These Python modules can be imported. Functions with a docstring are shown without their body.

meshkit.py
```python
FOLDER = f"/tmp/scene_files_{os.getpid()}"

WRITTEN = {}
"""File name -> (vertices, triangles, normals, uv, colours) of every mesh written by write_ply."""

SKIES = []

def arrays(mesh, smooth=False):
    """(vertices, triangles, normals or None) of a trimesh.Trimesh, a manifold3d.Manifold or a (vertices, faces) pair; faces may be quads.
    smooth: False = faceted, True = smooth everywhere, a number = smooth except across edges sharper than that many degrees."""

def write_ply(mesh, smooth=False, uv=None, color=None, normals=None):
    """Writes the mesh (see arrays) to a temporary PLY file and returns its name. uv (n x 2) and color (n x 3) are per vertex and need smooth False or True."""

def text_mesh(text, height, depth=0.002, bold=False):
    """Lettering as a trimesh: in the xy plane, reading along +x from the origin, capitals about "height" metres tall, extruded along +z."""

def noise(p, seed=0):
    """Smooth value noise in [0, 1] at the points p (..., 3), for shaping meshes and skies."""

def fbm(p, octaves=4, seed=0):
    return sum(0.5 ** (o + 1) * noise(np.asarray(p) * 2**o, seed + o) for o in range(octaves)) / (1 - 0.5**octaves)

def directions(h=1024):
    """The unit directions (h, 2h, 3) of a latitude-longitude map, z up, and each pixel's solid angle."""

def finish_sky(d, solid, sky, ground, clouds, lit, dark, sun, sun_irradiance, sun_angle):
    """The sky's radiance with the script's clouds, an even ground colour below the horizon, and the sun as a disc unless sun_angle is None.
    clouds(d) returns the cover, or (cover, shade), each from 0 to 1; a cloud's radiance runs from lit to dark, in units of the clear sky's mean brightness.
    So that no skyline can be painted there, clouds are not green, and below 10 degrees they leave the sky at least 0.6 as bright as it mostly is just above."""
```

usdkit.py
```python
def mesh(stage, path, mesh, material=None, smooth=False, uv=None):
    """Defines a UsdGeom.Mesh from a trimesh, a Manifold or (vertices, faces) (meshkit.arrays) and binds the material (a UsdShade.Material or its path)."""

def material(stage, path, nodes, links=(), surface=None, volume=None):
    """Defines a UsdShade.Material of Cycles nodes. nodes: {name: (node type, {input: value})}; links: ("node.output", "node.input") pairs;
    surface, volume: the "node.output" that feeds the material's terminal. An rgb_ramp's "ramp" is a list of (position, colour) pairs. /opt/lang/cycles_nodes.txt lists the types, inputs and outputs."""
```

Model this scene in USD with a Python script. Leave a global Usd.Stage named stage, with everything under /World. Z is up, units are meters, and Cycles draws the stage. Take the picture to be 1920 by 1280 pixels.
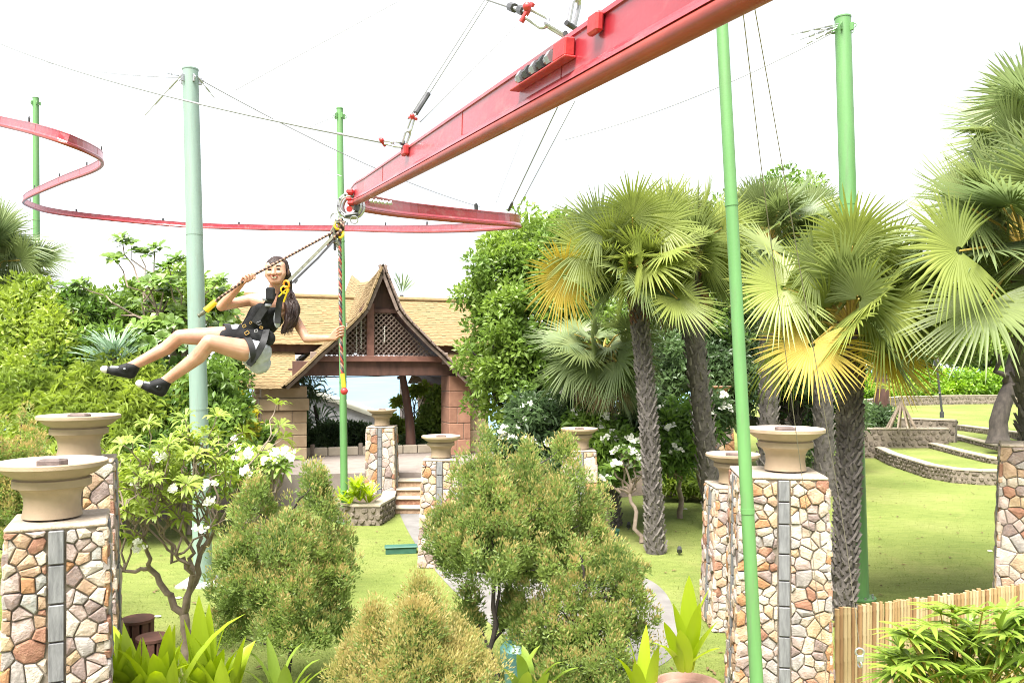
import math, random
import numpy as np
import trimesh, shapely, manifold3d
import usdkit, meshkit
from shapely.geometry import Polygon, MultiPoint, Point, LineString
from pxr import Usd, UsdGeom, UsdLux, UsdShade, Sdf, Gf, Vt

# ------------------------------------------------------------------ camera, sky, sun, exposure
stage = Usd.Stage.CreateInMemory()
UsdGeom.SetStageUpAxis(stage, UsdGeom.Tokens.z)
UsdGeom.SetStageMetersPerUnit(stage, 1.0)
UsdGeom.Xform.Define(stage, '/World')
stage.SetDefaultPrim(stage.GetPrimAtPath('/World'))
UsdGeom.Scope.Define(stage, '/World/Looks')

EYE = 3.5            # the photographer stands on a landing platform above the lawn
FPX = 1493.0         # focal length in pixels of a 1920 wide picture (28 mm lens)
HX, HY = 960.0, 690.0
cam = UsdGeom.Camera.Define(stage, '/World/camera')
cam.AddTranslateOp().Set(Gf.Vec3d(0, 0, EYE))
cam.AddRotateXOp().Set(90.0)
cam.CreateHorizontalApertureAttr(36.0)
cam.CreateVerticalApertureAttr(24.0)
cam.CreateFocalLengthAttr(FPX * 36.0 / 1920.0)
cam.CreateVerticalApertureOffsetAttr(50.0 * 36.0 / 1920.0)
cam.CreateClippingRangeAttr(Gf.Vec2f(0.05, 20000))
cam.CreateExposureAttr(EXPOSURE := 2.3)

SUN_EL, SUN_AZ = math.radians(62), math.radians(205)       # azimuth = atan2(x, y) of the direction towards the sun
sd = np.array([math.cos(SUN_EL) * math.sin(SUN_AZ), math.cos(SUN_EL) * math.cos(SUN_AZ), math.sin(SUN_EL)])
usdkit.material(stage, '/World/Looks/sky_look', {
    'tc': ('texture_coordinate', {}),
    'sky': ('sky_texture', {'sky_type': 'single_scattering', 'sun_disc': False, 'sun_elevation': SUN_EL, 'sun_rotation': SUN_AZ, 'aerosol_density': 2.0}),
    'n': ('noise_texture', {'scale': 2.2, 'detail': 5.0, 'roughness': 0.55}),
    'r': ('map_range', {'from_min': 0.3, 'from_max': 0.65, 'to_min': 0.80, 'to_max': 0.97, 'clamp': True}),
    'n2': ('noise_texture', {'scale': 3.1, 'detail': 6.0, 'roughness': 0.6}), 'cr': ('rgb_ramp', {'ramp': [(0.32, (3.9, 4.05, 4.4)), (0.5, (6.3, 6.4, 6.65)), (0.7, (7.2, 7.3, 7.5))]}),
    'm': ('mix', {}),
    'bg': ('background_shader', {'strength': 0.05})},
    [('tc.generated', 'n.vector'), ('tc.generated', 'n2.vector'), ('n2.fac', 'cr.fac'), ('cr.color', 'm.color2'), ('n.fac', 'r.value'), ('r.result', 'm.fac'), ('sky.color', 'm.color1'), ('m.color', 'bg.color')], surface='bg.background')
dome = UsdLux.DomeLight.Define(stage, '/World/sky')
UsdShade.MaterialBindingAPI.Apply(dome.GetPrim()).Bind(UsdShade.Material.Get(stage, '/World/Looks/sky_look'))
dome.GetPrim().SetCustomDataByKey('kind', 'structure')
sun = UsdLux.DistantLight.Define(stage, '/World/sun')
sun.CreateIntensityAttr(1.0); sun.CreateAngleAttr(38.0); sun.CreateNormalizeAttr(True)
sun.CreateColorAttr(Gf.Vec3f(1.0, 0.965, 0.90))
_q = Gf.Rotation(Gf.Vec3d(0, 0, 1), Gf.Vec3d(*sd)).GetQuat()
sun.AddOrientOp().Set(Gf.Quatf(_q.GetReal(), *[float(x) for x in _q.GetImaginary()]))
sun.GetPrim().SetCustomDataByKey('kind', 'structure')

# ------------------------------------------------------------------ helpers
def P(px, py, Y):
    """the point at distance Y that the picture shows at (px, py)"""
    return np.array([(px - HX) * Y / FPX, Y, EYE + (HY - py) * Y / FPX])
def G(px, py, z=0.0):
    """the point at height z that the picture shows at (px, py)"""
    return P(px, py, (EYE - z) * FPX / (py - HY))
_used = {}
def numbered(parent, name):
    k = (parent, name); n = _used.get(k, 0); _used[k] = n + 1
    return f'{parent}/{name}' if n == 0 else f'{parent}/{name}_{n:03d}'
def tag(prim, label=None, cat=None, group=None, kind=None):
    for k, v in (('label', label), ('category', cat), ('group', group), ('kind', kind)):
        if v: prim.SetCustomDataByKey(k, v)
class MB:
    """collects shapes into one mesh"""
    def __init__(s): s.v, s.f, s.n = [], [], 0
    def add(s, v, f):
        v, f = np.asarray(v, float), np.asarray(f, int)
        if f.shape[1] == 4: f = np.vstack([f[:, [0, 1, 2]], f[:, [0, 2, 3]]])
        s.v.append(v); s.f.append(f + s.n); s.n += len(v); return s
    def tm(s, m): return s.add(m.vertices, m.faces)
    def mf(s, m):
        m = m.to_mesh(); return s.add(np.array(m.vert_properties[:, :3]), np.array(m.tri_verts))
    def box(s, c, size, R=None, bevel=0.0):
        h = np.asarray(size, float) / 2
        if bevel > 0:
            b = min(bevel, h.min() * 0.9)
            m = trimesh.convex.convex_hull(np.array([[sx * (h[0] - b * (k != 0)), sy * (h[1] - b * (k != 1)), sz * (h[2] - b * (k != 2))] for sx in (-1, 1) for sy in (-1, 1) for sz in (-1, 1) for k in range(3)]))
            v, f = np.array(m.vertices), np.array(m.faces)
        else:
            v = np.array([[x, y, z] for x in (-1, 1) for y in (-1, 1) for z in (-1, 1)]) * h
            f = np.array([[0, 1, 3, 2], [4, 6, 7, 5], [0, 4, 5, 1], [2, 3, 7, 6], [0, 2, 6, 4], [1, 5, 7, 3]])
        if R is not None: v = v @ np.asarray(R).T
        return s.add(v + np.asarray(c), f)
    def tube(s, pts, r, sides=10, caps=True):
        p = np.asarray(pts, float); n = len(p); r = np.broadcast_to(r, (n,))
        t = np.gradient(p, axis=0) if n > 2 else np.repeat([p[1] - p[0]], 2, 0)
        t /= np.linalg.norm(t, axis=1, keepdims=True) + 1e-12
        ref = np.array([0, 0, 1.0]) if abs(t[0, 2]) < 0.9 else np.array([1.0, 0, 0])
        a = np.zeros_like(p); x = np.cross(t[0], ref); x /= np.linalg.norm(x)
        for i in range(n):
            x = x - t[i] * (x @ t[i]); x /= np.linalg.norm(x) + 1e-12; a[i] = x
        b = np.cross(t, a); an = np.arange(sides) * 2 * np.pi / sides
        v = p[:, None] + r[:, None, None] * (np.cos(an)[None, :, None] * a[:, None] + np.sin(an)[None, :, None] * b[:, None])
        i, j = np.meshgrid(np.arange(n - 1), np.arange(sides), indexing='ij')
        q = np.stack([i * sides + j, i * sides + (j + 1) % sides, (i + 1) * sides + (j + 1) % sides, (i + 1) * sides + j], -1).reshape(-1, 4)
        f = np.vstack([q[:, [0, 1, 2]], q[:, [0, 2, 3]]]); v = v.reshape(-1, 3)
        if caps:
            v = np.vstack([v, p[0], p[-1]]); k = len(v); e = (n - 1) * sides
            f = np.vstack([f, [[(j + 1) % sides, j, k - 2] for j in range(sides)], [[e + j, e + (j + 1) % sides, k - 1] for j in range(sides)]])
        return s.add(v, f)
    def lathe(s, prof, c, sides=32):
        prof = np.asarray(prof, float); n = len(prof); an = np.arange(sides) * 2 * np.pi / sides
        v = np.stack([prof[:, 0, None] * np.cos(an), prof[:, 0, None] * np.sin(an), np.repeat(prof[:, 1, None], sides, 1)], -1).reshape(-1, 3) + np.asarray(c)
        i, j = np.meshgrid(np.arange(n - 1), np.arange(sides), indexing='ij')
        q = np.stack([i * sides + j, i * sides + (j + 1) % sides, (i + 1) * sides + (j + 1) % sides, (i + 1) * sides + j], -1).reshape(-1, 4)
        return s.add(v, q)
    def ball(s, c, r, sub=2, scale=(1, 1, 1)):
        m = trimesh.creation.icosphere(subdivisions=sub, radius=1.0)
        return s.add(m.vertices * np.asarray(scale) * r + np.asarray(c), m.faces)
    def torus(s, c, axis, R, r, n=28, m=8, arc=2 * math.pi, start=0.0):
        axis = np.asarray(axis, float) / np.linalg.norm(axis)
        ref = np.array([0, 0, 1.0]) if abs(axis[2]) < 0.9 else np.array([1.0, 0, 0])
        a = np.cross(axis, ref); a /= np.linalg.norm(a); b = np.cross(axis, a)
        t = start + np.linspace(0, arc, n)
        return s.tube(np.asarray(c) + R * (np.cos(t)[:, None] * a + np.sin(t)[:, None] * b), r, m, caps=arc < 6.28)
    def get(s): return np.vstack(s.v), np.vstack(s.f)
class Thing:
    """an Xform at the thing's base; its parts are given in world coordinates"""
    def __init__(s, name, label, cat, loc=(0, 0, 0), group=None, kind=None):
        s.path = numbered('/World', name); s.loc = np.asarray(loc, float)
        x = UsdGeom.Xform.Define(stage, s.path); x.AddTranslateOp().Set(Gf.Vec3d(*map(float, s.loc)))
        s.prim = x.GetPrim(); tag(s.prim, label, cat, group, kind)
    def part(s, name, mesh, mat, smooth=False, parent=None, label=None, kind=None):
        v, f = mesh.get() if isinstance(mesh, MB) else mesh
        path = numbered(parent or s.path, name)
        m = usdkit.mesh(stage, path, (np.asarray(v) - s.loc, f), mat, smooth)
        tag(m.GetPrim(), label, None, None, kind); return path
def single(name, mesh, mat, label, cat, group=None, kind=None, smooth=False):
    v, f = mesh.get() if isinstance(mesh, MB) else mesh
    m = usdkit.mesh(stage, numbered('/World', name), (v, f), mat, smooth); tag(m.GetPrim(), label, cat, group, kind); return m
def sheet(name, poly, z, mat, top=True, kind='structure', seg=None):
    """a flat piece of ground from a polygon in plan"""
    pg = Polygon(poly) if not hasattr(poly, 'geom_type') else poly
    v, f = trimesh.creation.triangulate_polygon(pg, engine='earcut')
    return single(name, (np.column_stack([v, np.full(len(v), z)]), f), mat, None, None, kind=kind)
def catmull(pts, n=12):
    p = np.asarray(pts, float); p = np.vstack([2 * p[0] - p[1], p, 2 * p[-1] - p[-2]]); out = []
    for i in range(1, len(p) - 2):
        t = np.linspace(0, 1, n, endpoint=False)[:, None]
        out.append(0.5 * (2 * p[i] + (p[i + 1] - p[i - 1]) * t + (2 * p[i - 1] - 5 * p[i] + 4 * p[i + 1] - p[i + 2]) * t ** 2 + (3 * p[i] - p[i - 1] - 3 * p[i + 1] + p[i + 2]) * t ** 3))
    return np.vstack(out + [p[-2:-1]])
def unit(v): v = np.asarray(v, float); return v / (np.linalg.norm(v, axis=-1, keepdims=True) + 1e-12)

# ------------------------------------------------------------------ materials
def pm(name, c1, c2=None, scale=6.0, rough=0.6, bump=0.0, bscale=None, metallic=0.0, coat=0.0, spec=0.5, stretch=(1, 1, 1), detail=4.0, coords='geometry.position', sheen=0.0, vary=0.0):
    c2 = c1 if c2 is None else c2
    g, out = coords.split('.')
    nodes = {'g': (g, {}), 'mp': ('mapping', {'scale': stretch}), 'n': ('noise_texture', {'scale': scale, 'detail': detail, 'roughness': 0.6}),
             'r': ('rgb_ramp', {'ramp': [(0.32, c1), (0.68, c2)]}),
             'p': ('principled_bsdf', {'roughness': rough, 'metallic': metallic, 'specular_ior_level': spec, 'coat_weight': coat, 'coat_roughness': 0.12, 'sheen_weight': sheen})}
    links = [(f'g.{out}', 'mp.vector'), ('mp.vector', 'n.vector'), ('n.fac', 'r.fac'), ('r.color', 'p.base_color')]
    if vary:
        nodes.update({'ri': ('geometry', {}), 'mv': ('map_range', {'to_min': 1 - vary, 'to_max': 1 + vary}), 'hs': ('hsv', {})})
        links = links[:-1] + [('ri.random_per_island', 'mv.value'), ('mv.result', 'hs.value'), ('r.color', 'hs.color'), ('hs.color', 'p.base_color')]
    if bump:
        nodes['bn'] = ('noise_texture', {'scale': bscale or scale * 4, 'detail': 5.0, 'roughness': 0.65}); nodes['b'] = ('bump', {'strength': 0.8, 'distance': bump})
        links += [('mp.vector', 'bn.vector'), ('bn.fac', 'b.height'), ('b.normal', 'p.normal')]
    return usdkit.material(stage, f'/World/Looks/{name}', nodes, links, surface='p.BSDF')
def leafmat(name, dark, mid, light, transl=0.3, rough=0.45, scale=0.9):
    """leaves: each its own tone, light comes through"""
    dark, mid, light = (tuple(min(.8, x * k) for x in c) for c, k in ((dark, 1.75), (mid, 1.6), (light, 1.4))) if name != 'white_petal' else (dark, mid, light)
    return usdkit.material(stage, f'/World/Looks/{name}', {
        'g': ('geometry', {}), 'n': ('noise_texture', {'scale': scale, 'detail': 2.0}), 'ad': ('math', {'math_type': 'multiply_add', 'value2': 0.55}),
        'm2': ('math', {'math_type': 'multiply_add', 'value2': 0.9, 'value3': -0.22}),
        'r': ('rgb_ramp', {'ramp': [(0.08, dark), (0.45, mid), (0.9, light)]}),
        'p': ('principled_bsdf', {'roughness': rough, 'specular_ior_level': 0.45}), 't': ('translucent_bsdf', {}),
        'h': ('hsv', {'saturation': 1.1, 'value': 1.25}), 'mx': ('mix_closure', {'fac': transl})},
        [('g.position', 'n.vector'), ('n.fac', 'm2.value1'), ('g.random_per_island', 'ad.value1'), ('m2.value', 'ad.value3'), ('ad.value', 'r.fac'),
         ('r.color', 'p.base_color'), ('r.color', 'h.color'), ('h.color', 't.color'), ('p.BSDF', 'mx.closure1'), ('t.BSDF', 'mx.closure2')], surface='mx.closure')

def paint(name, c1, c2, stain, amount=.45, rough=.42, coat=.1, stretch=(1, 1, .12), scale=5.0, spec=.5, fine=40):
    return usdkit.material(stage, f'/World/Looks/{name}', {
        'g': ('geometry', {}), 'mp': ('mapping', {'scale': stretch}), 'n': ('noise_texture', {'scale': scale, 'detail': 5.0, 'roughness': 0.65}), 'n2': ('noise_texture', {'scale': scale * 2.6, 'detail': 7.0, 'roughness': 0.7}), 'n3': ('noise_texture', {'scale': fine, 'detail': 4.0}),
        'r': ('rgb_ramp', {'ramp': [(0.3, c1), (0.7, c2)]}), 's': ('rgb_ramp', {'ramp': [(0.5, (0, 0, 0)), (0.72, (amount, amount, amount))]}), 'mx': ('mix', {'color2': stain}), 'rr': ('map_range', {'to_min': rough - .1, 'to_max': rough + .22}),
        'b': ('bump', {'strength': 0.4, 'distance': 0.0015}), 'p': ('principled_bsdf', {'coat_weight': coat, 'coat_roughness': 0.15, 'specular_ior_level': spec})},
        [('g.position', 'mp.vector'), ('mp.vector', 'n.vector'), ('mp.vector', 'n2.vector'), ('g.position', 'n3.vector'), ('n.fac', 'r.fac'), ('n2.fac', 's.fac'), ('s.color', 'mx.fac'), ('r.color', 'mx.color1'), ('mx.color', 'p.base_color'), ('n2.fac', 'rr.value'), ('rr.result', 'p.roughness'), ('n3.fac', 'b.height'), ('b.normal', 'p.normal')], surface='p.BSDF')
M = {}
M['lawn'] = usdkit.material(stage, '/World/Looks/lawn_grass', {
    'g': ('geometry', {}), 'n1': ('noise_texture', {'scale': 0.35, 'detail': 4.0}), 'st': ('mapping', {'scale': (1.0, 2.6, 1.0)}), 'n2': ('noise_texture', {'scale': 30.0, 'detail': 4.0, 'roughness': 0.7}),
    'n3': ('noise_texture', {'scale': 2.6, 'detail': 5.0, 'roughness': 0.7}),
    'r1': ('rgb_ramp', {'ramp': [(0.3, (0.125, 0.163, 0.040)), (0.5, (0.162, 0.197, 0.053)), (0.72, (0.208, 0.224, 0.078))]}),
    'r2': ('rgb_ramp', {'ramp': [(0.3, (0.55, 0.55, 0.5)), (0.7, (1.35, 1.35, 1.3))]}), 'r3': ('rgb_ramp', {'ramp': [(0.3, (0.78, 0.82, 0.75)), (0.7, (1.18, 1.14, 1.15))]}),
    'n4': ('noise_texture', {'scale': 0.9, 'detail': 7.0, 'roughness': 0.72, 'distortion': 0.8}), 'r4': ('rgb_ramp', {'ramp': [(0.56, (0, 0, 0)), (0.74, (0.6, 0.6, 0.6))]}), 'm4': ('mix', {'color2': (0.235, 0.215, 0.085)}), 'm': ('mix', {'mix_type': 'multiply', 'fac': 1.0}), 'm3': ('mix', {'mix_type': 'multiply', 'fac': 1.0}), 'b': ('bump', {'strength': 0.9, 'distance': 0.03}),
    'p': ('principled_bsdf', {'roughness': 0.9, 'specular_ior_level': 0.15, 'sheen_weight': 0.0})},
    [('g.position', 'n1.vector'), ('g.position', 'st.vector'), ('st.vector', 'n2.vector'), ('st.vector', 'n3.vector'), ('n1.fac', 'r1.fac'), ('g.position', 'n4.vector'), ('n4.fac', 'r4.fac'), ('r4.color', 'm4.fac'), ('r1.color', 'm4.color1'), ('n2.fac', 'r2.fac'), ('n3.fac', 'r3.fac'), ('m4.color', 'm.color1'), ('r2.color', 'm.color2'),
     ('m.color', 'm3.color1'), ('r3.color', 'm3.color2'), ('m3.color', 'p.base_color'), ('n2.fac', 'b.height'), ('b.normal', 'p.normal')], surface='p.BSDF')
M['soil'] = pm('dark_soil', (0.05, 0.035, 0.022), (0.11, 0.08, 0.05), 5, 0.95, 0.02)
M['sea'] = pm('sea_water', (0.10, 0.165, 0.22), (0.13, 0.195, 0.25), 0.05, 0.6, 0.05, 1.2, spec=0.2, stretch=(1, 0.35, 1))
M['paving'] = pm('pale_paving', (0.16, 0.128, 0.112), (0.21, 0.178, 0.157), 3, 0.85, 0.006, 40)
M['path'] = pm('grey_path_stone', (0.105, 0.098, 0.092), (0.16, 0.15, 0.143), 2.2, 0.85, 0.01, 30)
M['mortar'] = pm('stone_mortar', (0.15, 0.122, 0.094), (0.22, 0.182, 0.145), 9, 0.95, 0.01, 60)
STONES = []
for i, (a, b) in enumerate([((0.50, 0.42, 0.33), (0.66, 0.58, 0.48)), ((0.46, 0.30, 0.19), (0.62, 0.45, 0.31)), ((0.42, 0.20, 0.085), (0.60, 0.38, 0.19)), ((0.30, 0.13, 0.08), (0.46, 0.26, 0.17)),
                            ((0.36, 0.33, 0.31), (0.52, 0.49, 0.46)), ((0.44, 0.34, 0.31), (0.60, 0.50, 0.46)), ((0.24, 0.18, 0.17), (0.42, 0.34, 0.32)), ((0.60, 0.54, 0.46), (0.72, 0.67, 0.58)),
                            ((0.50, 0.36, 0.22), (0.66, 0.52, 0.34)), ((0.36, 0.37, 0.35), (0.50, 0.51, 0.47))]):
    a, b = (tuple(.84 * x + .16 * y for x, y in zip(c, mean)) for c, mean in ((a, (0.40, 0.31, 0.235)), (b, (0.50, 0.405, 0.315))))
    k1, k2 = tuple(x * .55 for x in a), tuple(min(.8, x * .86) for x in b)
    STONES.append(usdkit.material(stage, f'/World/Looks/rubble_stone_{"abcdefghij"[i]}', {
        'g': ('geometry', {}), 'n': ('noise_texture', {'scale': 9.0, 'detail': 7.0, 'roughness': 0.65, 'distortion': 0.6}), 'n2': ('noise_texture', {'scale': 16.0, 'detail': 6.0, 'roughness': 0.7, 'distortion': 1.0}), 'n3': ('noise_texture', {'scale': 55.0, 'detail': 5.0, 'roughness': 0.7}),
        'r': ('rgb_ramp', {'ramp': [(0.28, k1), (0.5, tuple(x * .80 for x in a)), (0.72, k2)]}), 'r2': ('rgb_ramp', {'ramp': [(0.52, (0, 0, 0)), (0.68, (1, 1, 1))]}), 'mx': ('mix', {'color2': ((0.26, 0.13, 0.06), (0.13, 0.10, 0.095), (0.32, 0.17, 0.07))[i % 3]}), 'ml': ('math', {'math_type': 'multiply', 'value2': 0.42}),
        'b': ('bump', {'strength': 1.0, 'distance': 0.016}), 'p': ('principled_bsdf', {'roughness': 0.88, 'specular_ior_level': 0.25})},
        [('g.position', 'n.vector'), ('g.position', 'n2.vector'), ('g.position', 'n3.vector'), ('n.fac', 'r.fac'), ('n2.fac', 'r2.fac'), ('r2.color', 'ml.value1'), ('ml.value', 'mx.fac'), ('r.color', 'mx.color1'), ('mx.color', 'p.base_color'), ('n3.fac', 'b.height'), ('b.normal', 'p.normal')], surface='p.BSDF'))
M['wallstone'] = pm('wall_stone', (0.15, 0.118, 0.09), (0.34, 0.28, 0.22), 5, 0.9, 0.012, 40, vary=0.45)
M['slate'] = pm('dark_slate', (0.10, 0.10, 0.105), (0.19, 0.19, 0.195), 9, 0.6, 0.005, 60, stretch=(4, 4, 0.6))
M['bowl'] = pm('cast_sandstone', (0.235, 0.175, 0.112), (0.31, 0.235, 0.158), 3, 0.8, 0.004, 90)
M['bowlin'] = pm('bowl_render', (0.29, 0.245, 0.21), (0.35, 0.30, 0.26), 4, 0.85, 0.003, 90)
M['burner'] = pm('rusty_burner', (0.07, 0.05, 0.045), (0.15, 0.11, 0.095), 14, 0.7, 0.004)
M['coping'] = pm('coping_stone', (0.27, 0.23, 0.175), (0.36, 0.31, 0.245), 3, 0.85, 0.006, 50)
M['beam'] = paint('red_gloss_paint', (0.23, 0.008, 0.016), (0.33, 0.03, 0.045), (0.30, 0.16, 0.15), .55, .3, .45, (1, .35, 1.4), 3.0, .6)
M['tube'] = pm('red_oxide_tube', (0.17, 0.018, 0.010), (0.25, 0.03, 0.016), 5, 0.45, 0.0006, 60, coat=0.12)
M['redpart'] = pm('red_hardware', (0.30, 0.012, 0.014), (0.42, 0.03, 0.03), 25, 0.5, 0.001, 80, coat=0.1)
M['steel'] = pm('galvanised_steel', (0.30, 0.30, 0.31), (0.48, 0.48, 0.50), 30, 0.38, metallic=0.85)
M['darksteel'] = pm('dark_steel', (0.03, 0.03, 0.032), (0.07, 0.07, 0.075), 20, 0.5, metallic=0.4)
M['cable'] = pm('wire_rope', (0.20, 0.20, 0.21), (0.28, 0.28, 0.29), 40, 0.5, metallic=0.3)
M['cord'] = pm('tan_cord', (0.17, 0.145, 0.125), (0.24, 0.205, 0.175), 40, 0.8)
M['green'] = paint('light_green_paint', (0.075, 0.185, 0.058), (0.11, 0.25, 0.086), (0.10, 0.12, 0.07), .5)
M['aqua'] = paint('aqua_paint', (0.155, 0.23, 0.195), (0.21, 0.285, 0.243), (0.16, 0.17, 0.14), .5)
M['concrete'] = pm('concrete_pad', (0.30, 0.30, 0.30), (0.38, 0.38, 0.38), 6, 0.9, 0.004)
M['shingle'] = pm('roof_shingles', (0.185, 0.125, 0.056), (0.27, 0.19, 0.092), 7, 0.9, 0.012, 50, stretch=(1, 1, 3), detail=6, vary=0.12)
M['darkwood'] = pm('dark_timber', (0.055, 0.025, 0.018), (0.11, 0.05, 0.036), 5, 0.65, 0.004, 60, stretch=(1, 1, 0.3))
M['greywood'] = pm('weathered_timber', (0.13, 0.092, 0.075), (0.24, 0.18, 0.15), 6, 0.8, 0.004, 60)
M['redwood'] = pm('reddish_timber', (0.13, 0.055, 0.04), (0.20, 0.09, 0.065), 5, 0.6, 0.003, 60)
M['sandstone'] = [pm(f'sandstone_block_{c}', a, b, 3, 0.88, 0.006, 40) for c, a, b in (('a', (0.27, 0.195, 0.118), (0.34, 0.26, 0.165)), ('b', (0.30, 0.225, 0.14), (0.37, 0.285, 0.19)), ('c', (0.245, 0.17, 0.10), (0.31, 0.23, 0.15)))]
M['brownstone'] = pm('brown_block', (0.20, 0.095, 0.06), (0.29, 0.15, 0.095), 3, 0.85, 0.006, 40)
M['bamboo'] = [pm(f'bamboo_{c}', a, b, 3, 0.5, 0.001, 40, stretch=(6, 6, 0.6)) for c, a, b in (('a', (0.26, 0.185, 0.09), (0.35, 0.265, 0.15)), ('b', (0.22, 0.13, 0.055), (0.31, 0.205, 0.10)), ('c', (0.30, 0.225, 0.125), (0.39, 0.31, 0.19)), ('d', (0.16, 0.088, 0.04), (0.25, 0.145, 0.068)))]
M['trunk'] = pm('palm_bark', (0.04, 0.034, 0.03), (0.12, 0.105, 0.095), 9, 0.9, 0.02, 30)
M['stub'] = pm('palm_leaf_bases', (0.08, 0.066, 0.058), (0.30, 0.265, 0.24), 5, 0.85, 0.006, 40, vary=0.4)
M['stubdark'] = pm('palm_fibre', (0.07, 0.03, 0.018), (0.20, 0.10, 0.055), 6, 0.9, 0.01, 40, vary=0.3)
M['bark'] = pm('tree_bark', (0.016, 0.012, 0.010), (0.055, 0.044, 0.036), 8, 0.9, 0.015, 30, stretch=(1, 1, 0.4))
M['twig'] = pm('grey_twig', (0.16, 0.12, 0.09), (0.27, 0.21, 0.165), 8, 0.85, 0.006, 40)
M['petiole'] = pm('palm_petiole', (0.26, 0.20, 0.04), (0.40, 0.27, 0.06), 3, 0.5)
# leaves
M['fan'] = leafmat('fan_leaf', (0.082, 0.105, 0.038), (0.152, 0.178, 0.064), (0.24, 0.26, 0.11), 0.42, 0.42)
M['fanlight'] = leafmat('young_fan_leaf', (0.10, 0.125, 0.03), (0.172, 0.195, 0.046), (0.258, 0.268, 0.088), 0.42, 0.42)
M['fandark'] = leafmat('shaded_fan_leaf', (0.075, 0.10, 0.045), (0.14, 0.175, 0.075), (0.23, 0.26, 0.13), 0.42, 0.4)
M['fanyellow'] = leafmat('yellowing_fan_leaf', (0.22, 0.17, 0.03), (0.31, 0.225, 0.038), (0.40, 0.285, 0.075), 0.42, 0.5)
M['fandry'] = leafmat('dry_fan_leaf', (0.18, 0.11, 0.06), (0.30, 0.21, 0.13), (0.42, 0.33, 0.23), 0.2, 0.7)
M['broad'] = leafmat('broad_leaf', (0.045, 0.085, 0.018), (0.125, 0.19, 0.034), (0.25, 0.31, 0.06), 0.36, 0.35)
M['light'] = leafmat('light_green_leaf', (0.07, 0.115, 0.024), (0.16, 0.22, 0.042), (0.28, 0.33, 0.07), 0.42, 0.38)
M['bright'] = leafmat('bright_yellow_green_leaf', (0.11, 0.155, 0.026), (0.205, 0.25, 0.042), (0.34, 0.36, 0.075), 0.38, 0.45)
M['feather'] = leafmat('feathery_leaf', (0.10, 0.14, 0.025), (0.205, 0.25, 0.042), (0.33, 0.355, 0.075), 0.42, 0.5)
M['shrub'] = leafmat('shrub_leaf', (0.09, 0.128, 0.036), (0.175, 0.225, 0.062), (0.27, 0.315, 0.105), 0.5, 0.4, 1.6)
M['shrubtip'] = leafmat('young_reddish_leaf', (0.19, 0.18, 0.06), (0.29, 0.215, 0.095), (0.38, 0.225, 0.12), 0.5, 0.45, 1.6)
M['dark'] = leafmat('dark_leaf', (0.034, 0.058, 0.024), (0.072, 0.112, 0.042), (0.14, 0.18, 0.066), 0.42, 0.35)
M['hedge'] = leafmat('hedge_leaf', (0.08, 0.15, 0.015), (0.18, 0.28, 0.02), (0.32, 0.42, 0.045), 0.35, 0.45)
M['blue'] = leafmat('blue_green_leaf', (0.09, 0.14, 0.09), (0.16, 0.22, 0.15), (0.26, 0.31, 0.22), 0.2, 0.5)
M['lily'] = leafmat('broad_strap_leaf', (0.15, 0.205, 0.012), (0.235, 0.29, 0.018), (0.34, 0.38, 0.04), 0.4, 0.35)
M['rhapis'] = leafmat('lady_palm_leaf', (0.075, 0.125, 0.02), (0.165, 0.215, 0.03), (0.31, 0.34, 0.07), 0.3, 0.38)
M['croton'] = leafmat('croton_leaf', (0.10, 0.14, 0.02), (0.36, 0.30, 0.03), (0.50, 0.22, 0.04), 0.3, 0.4)
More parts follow.
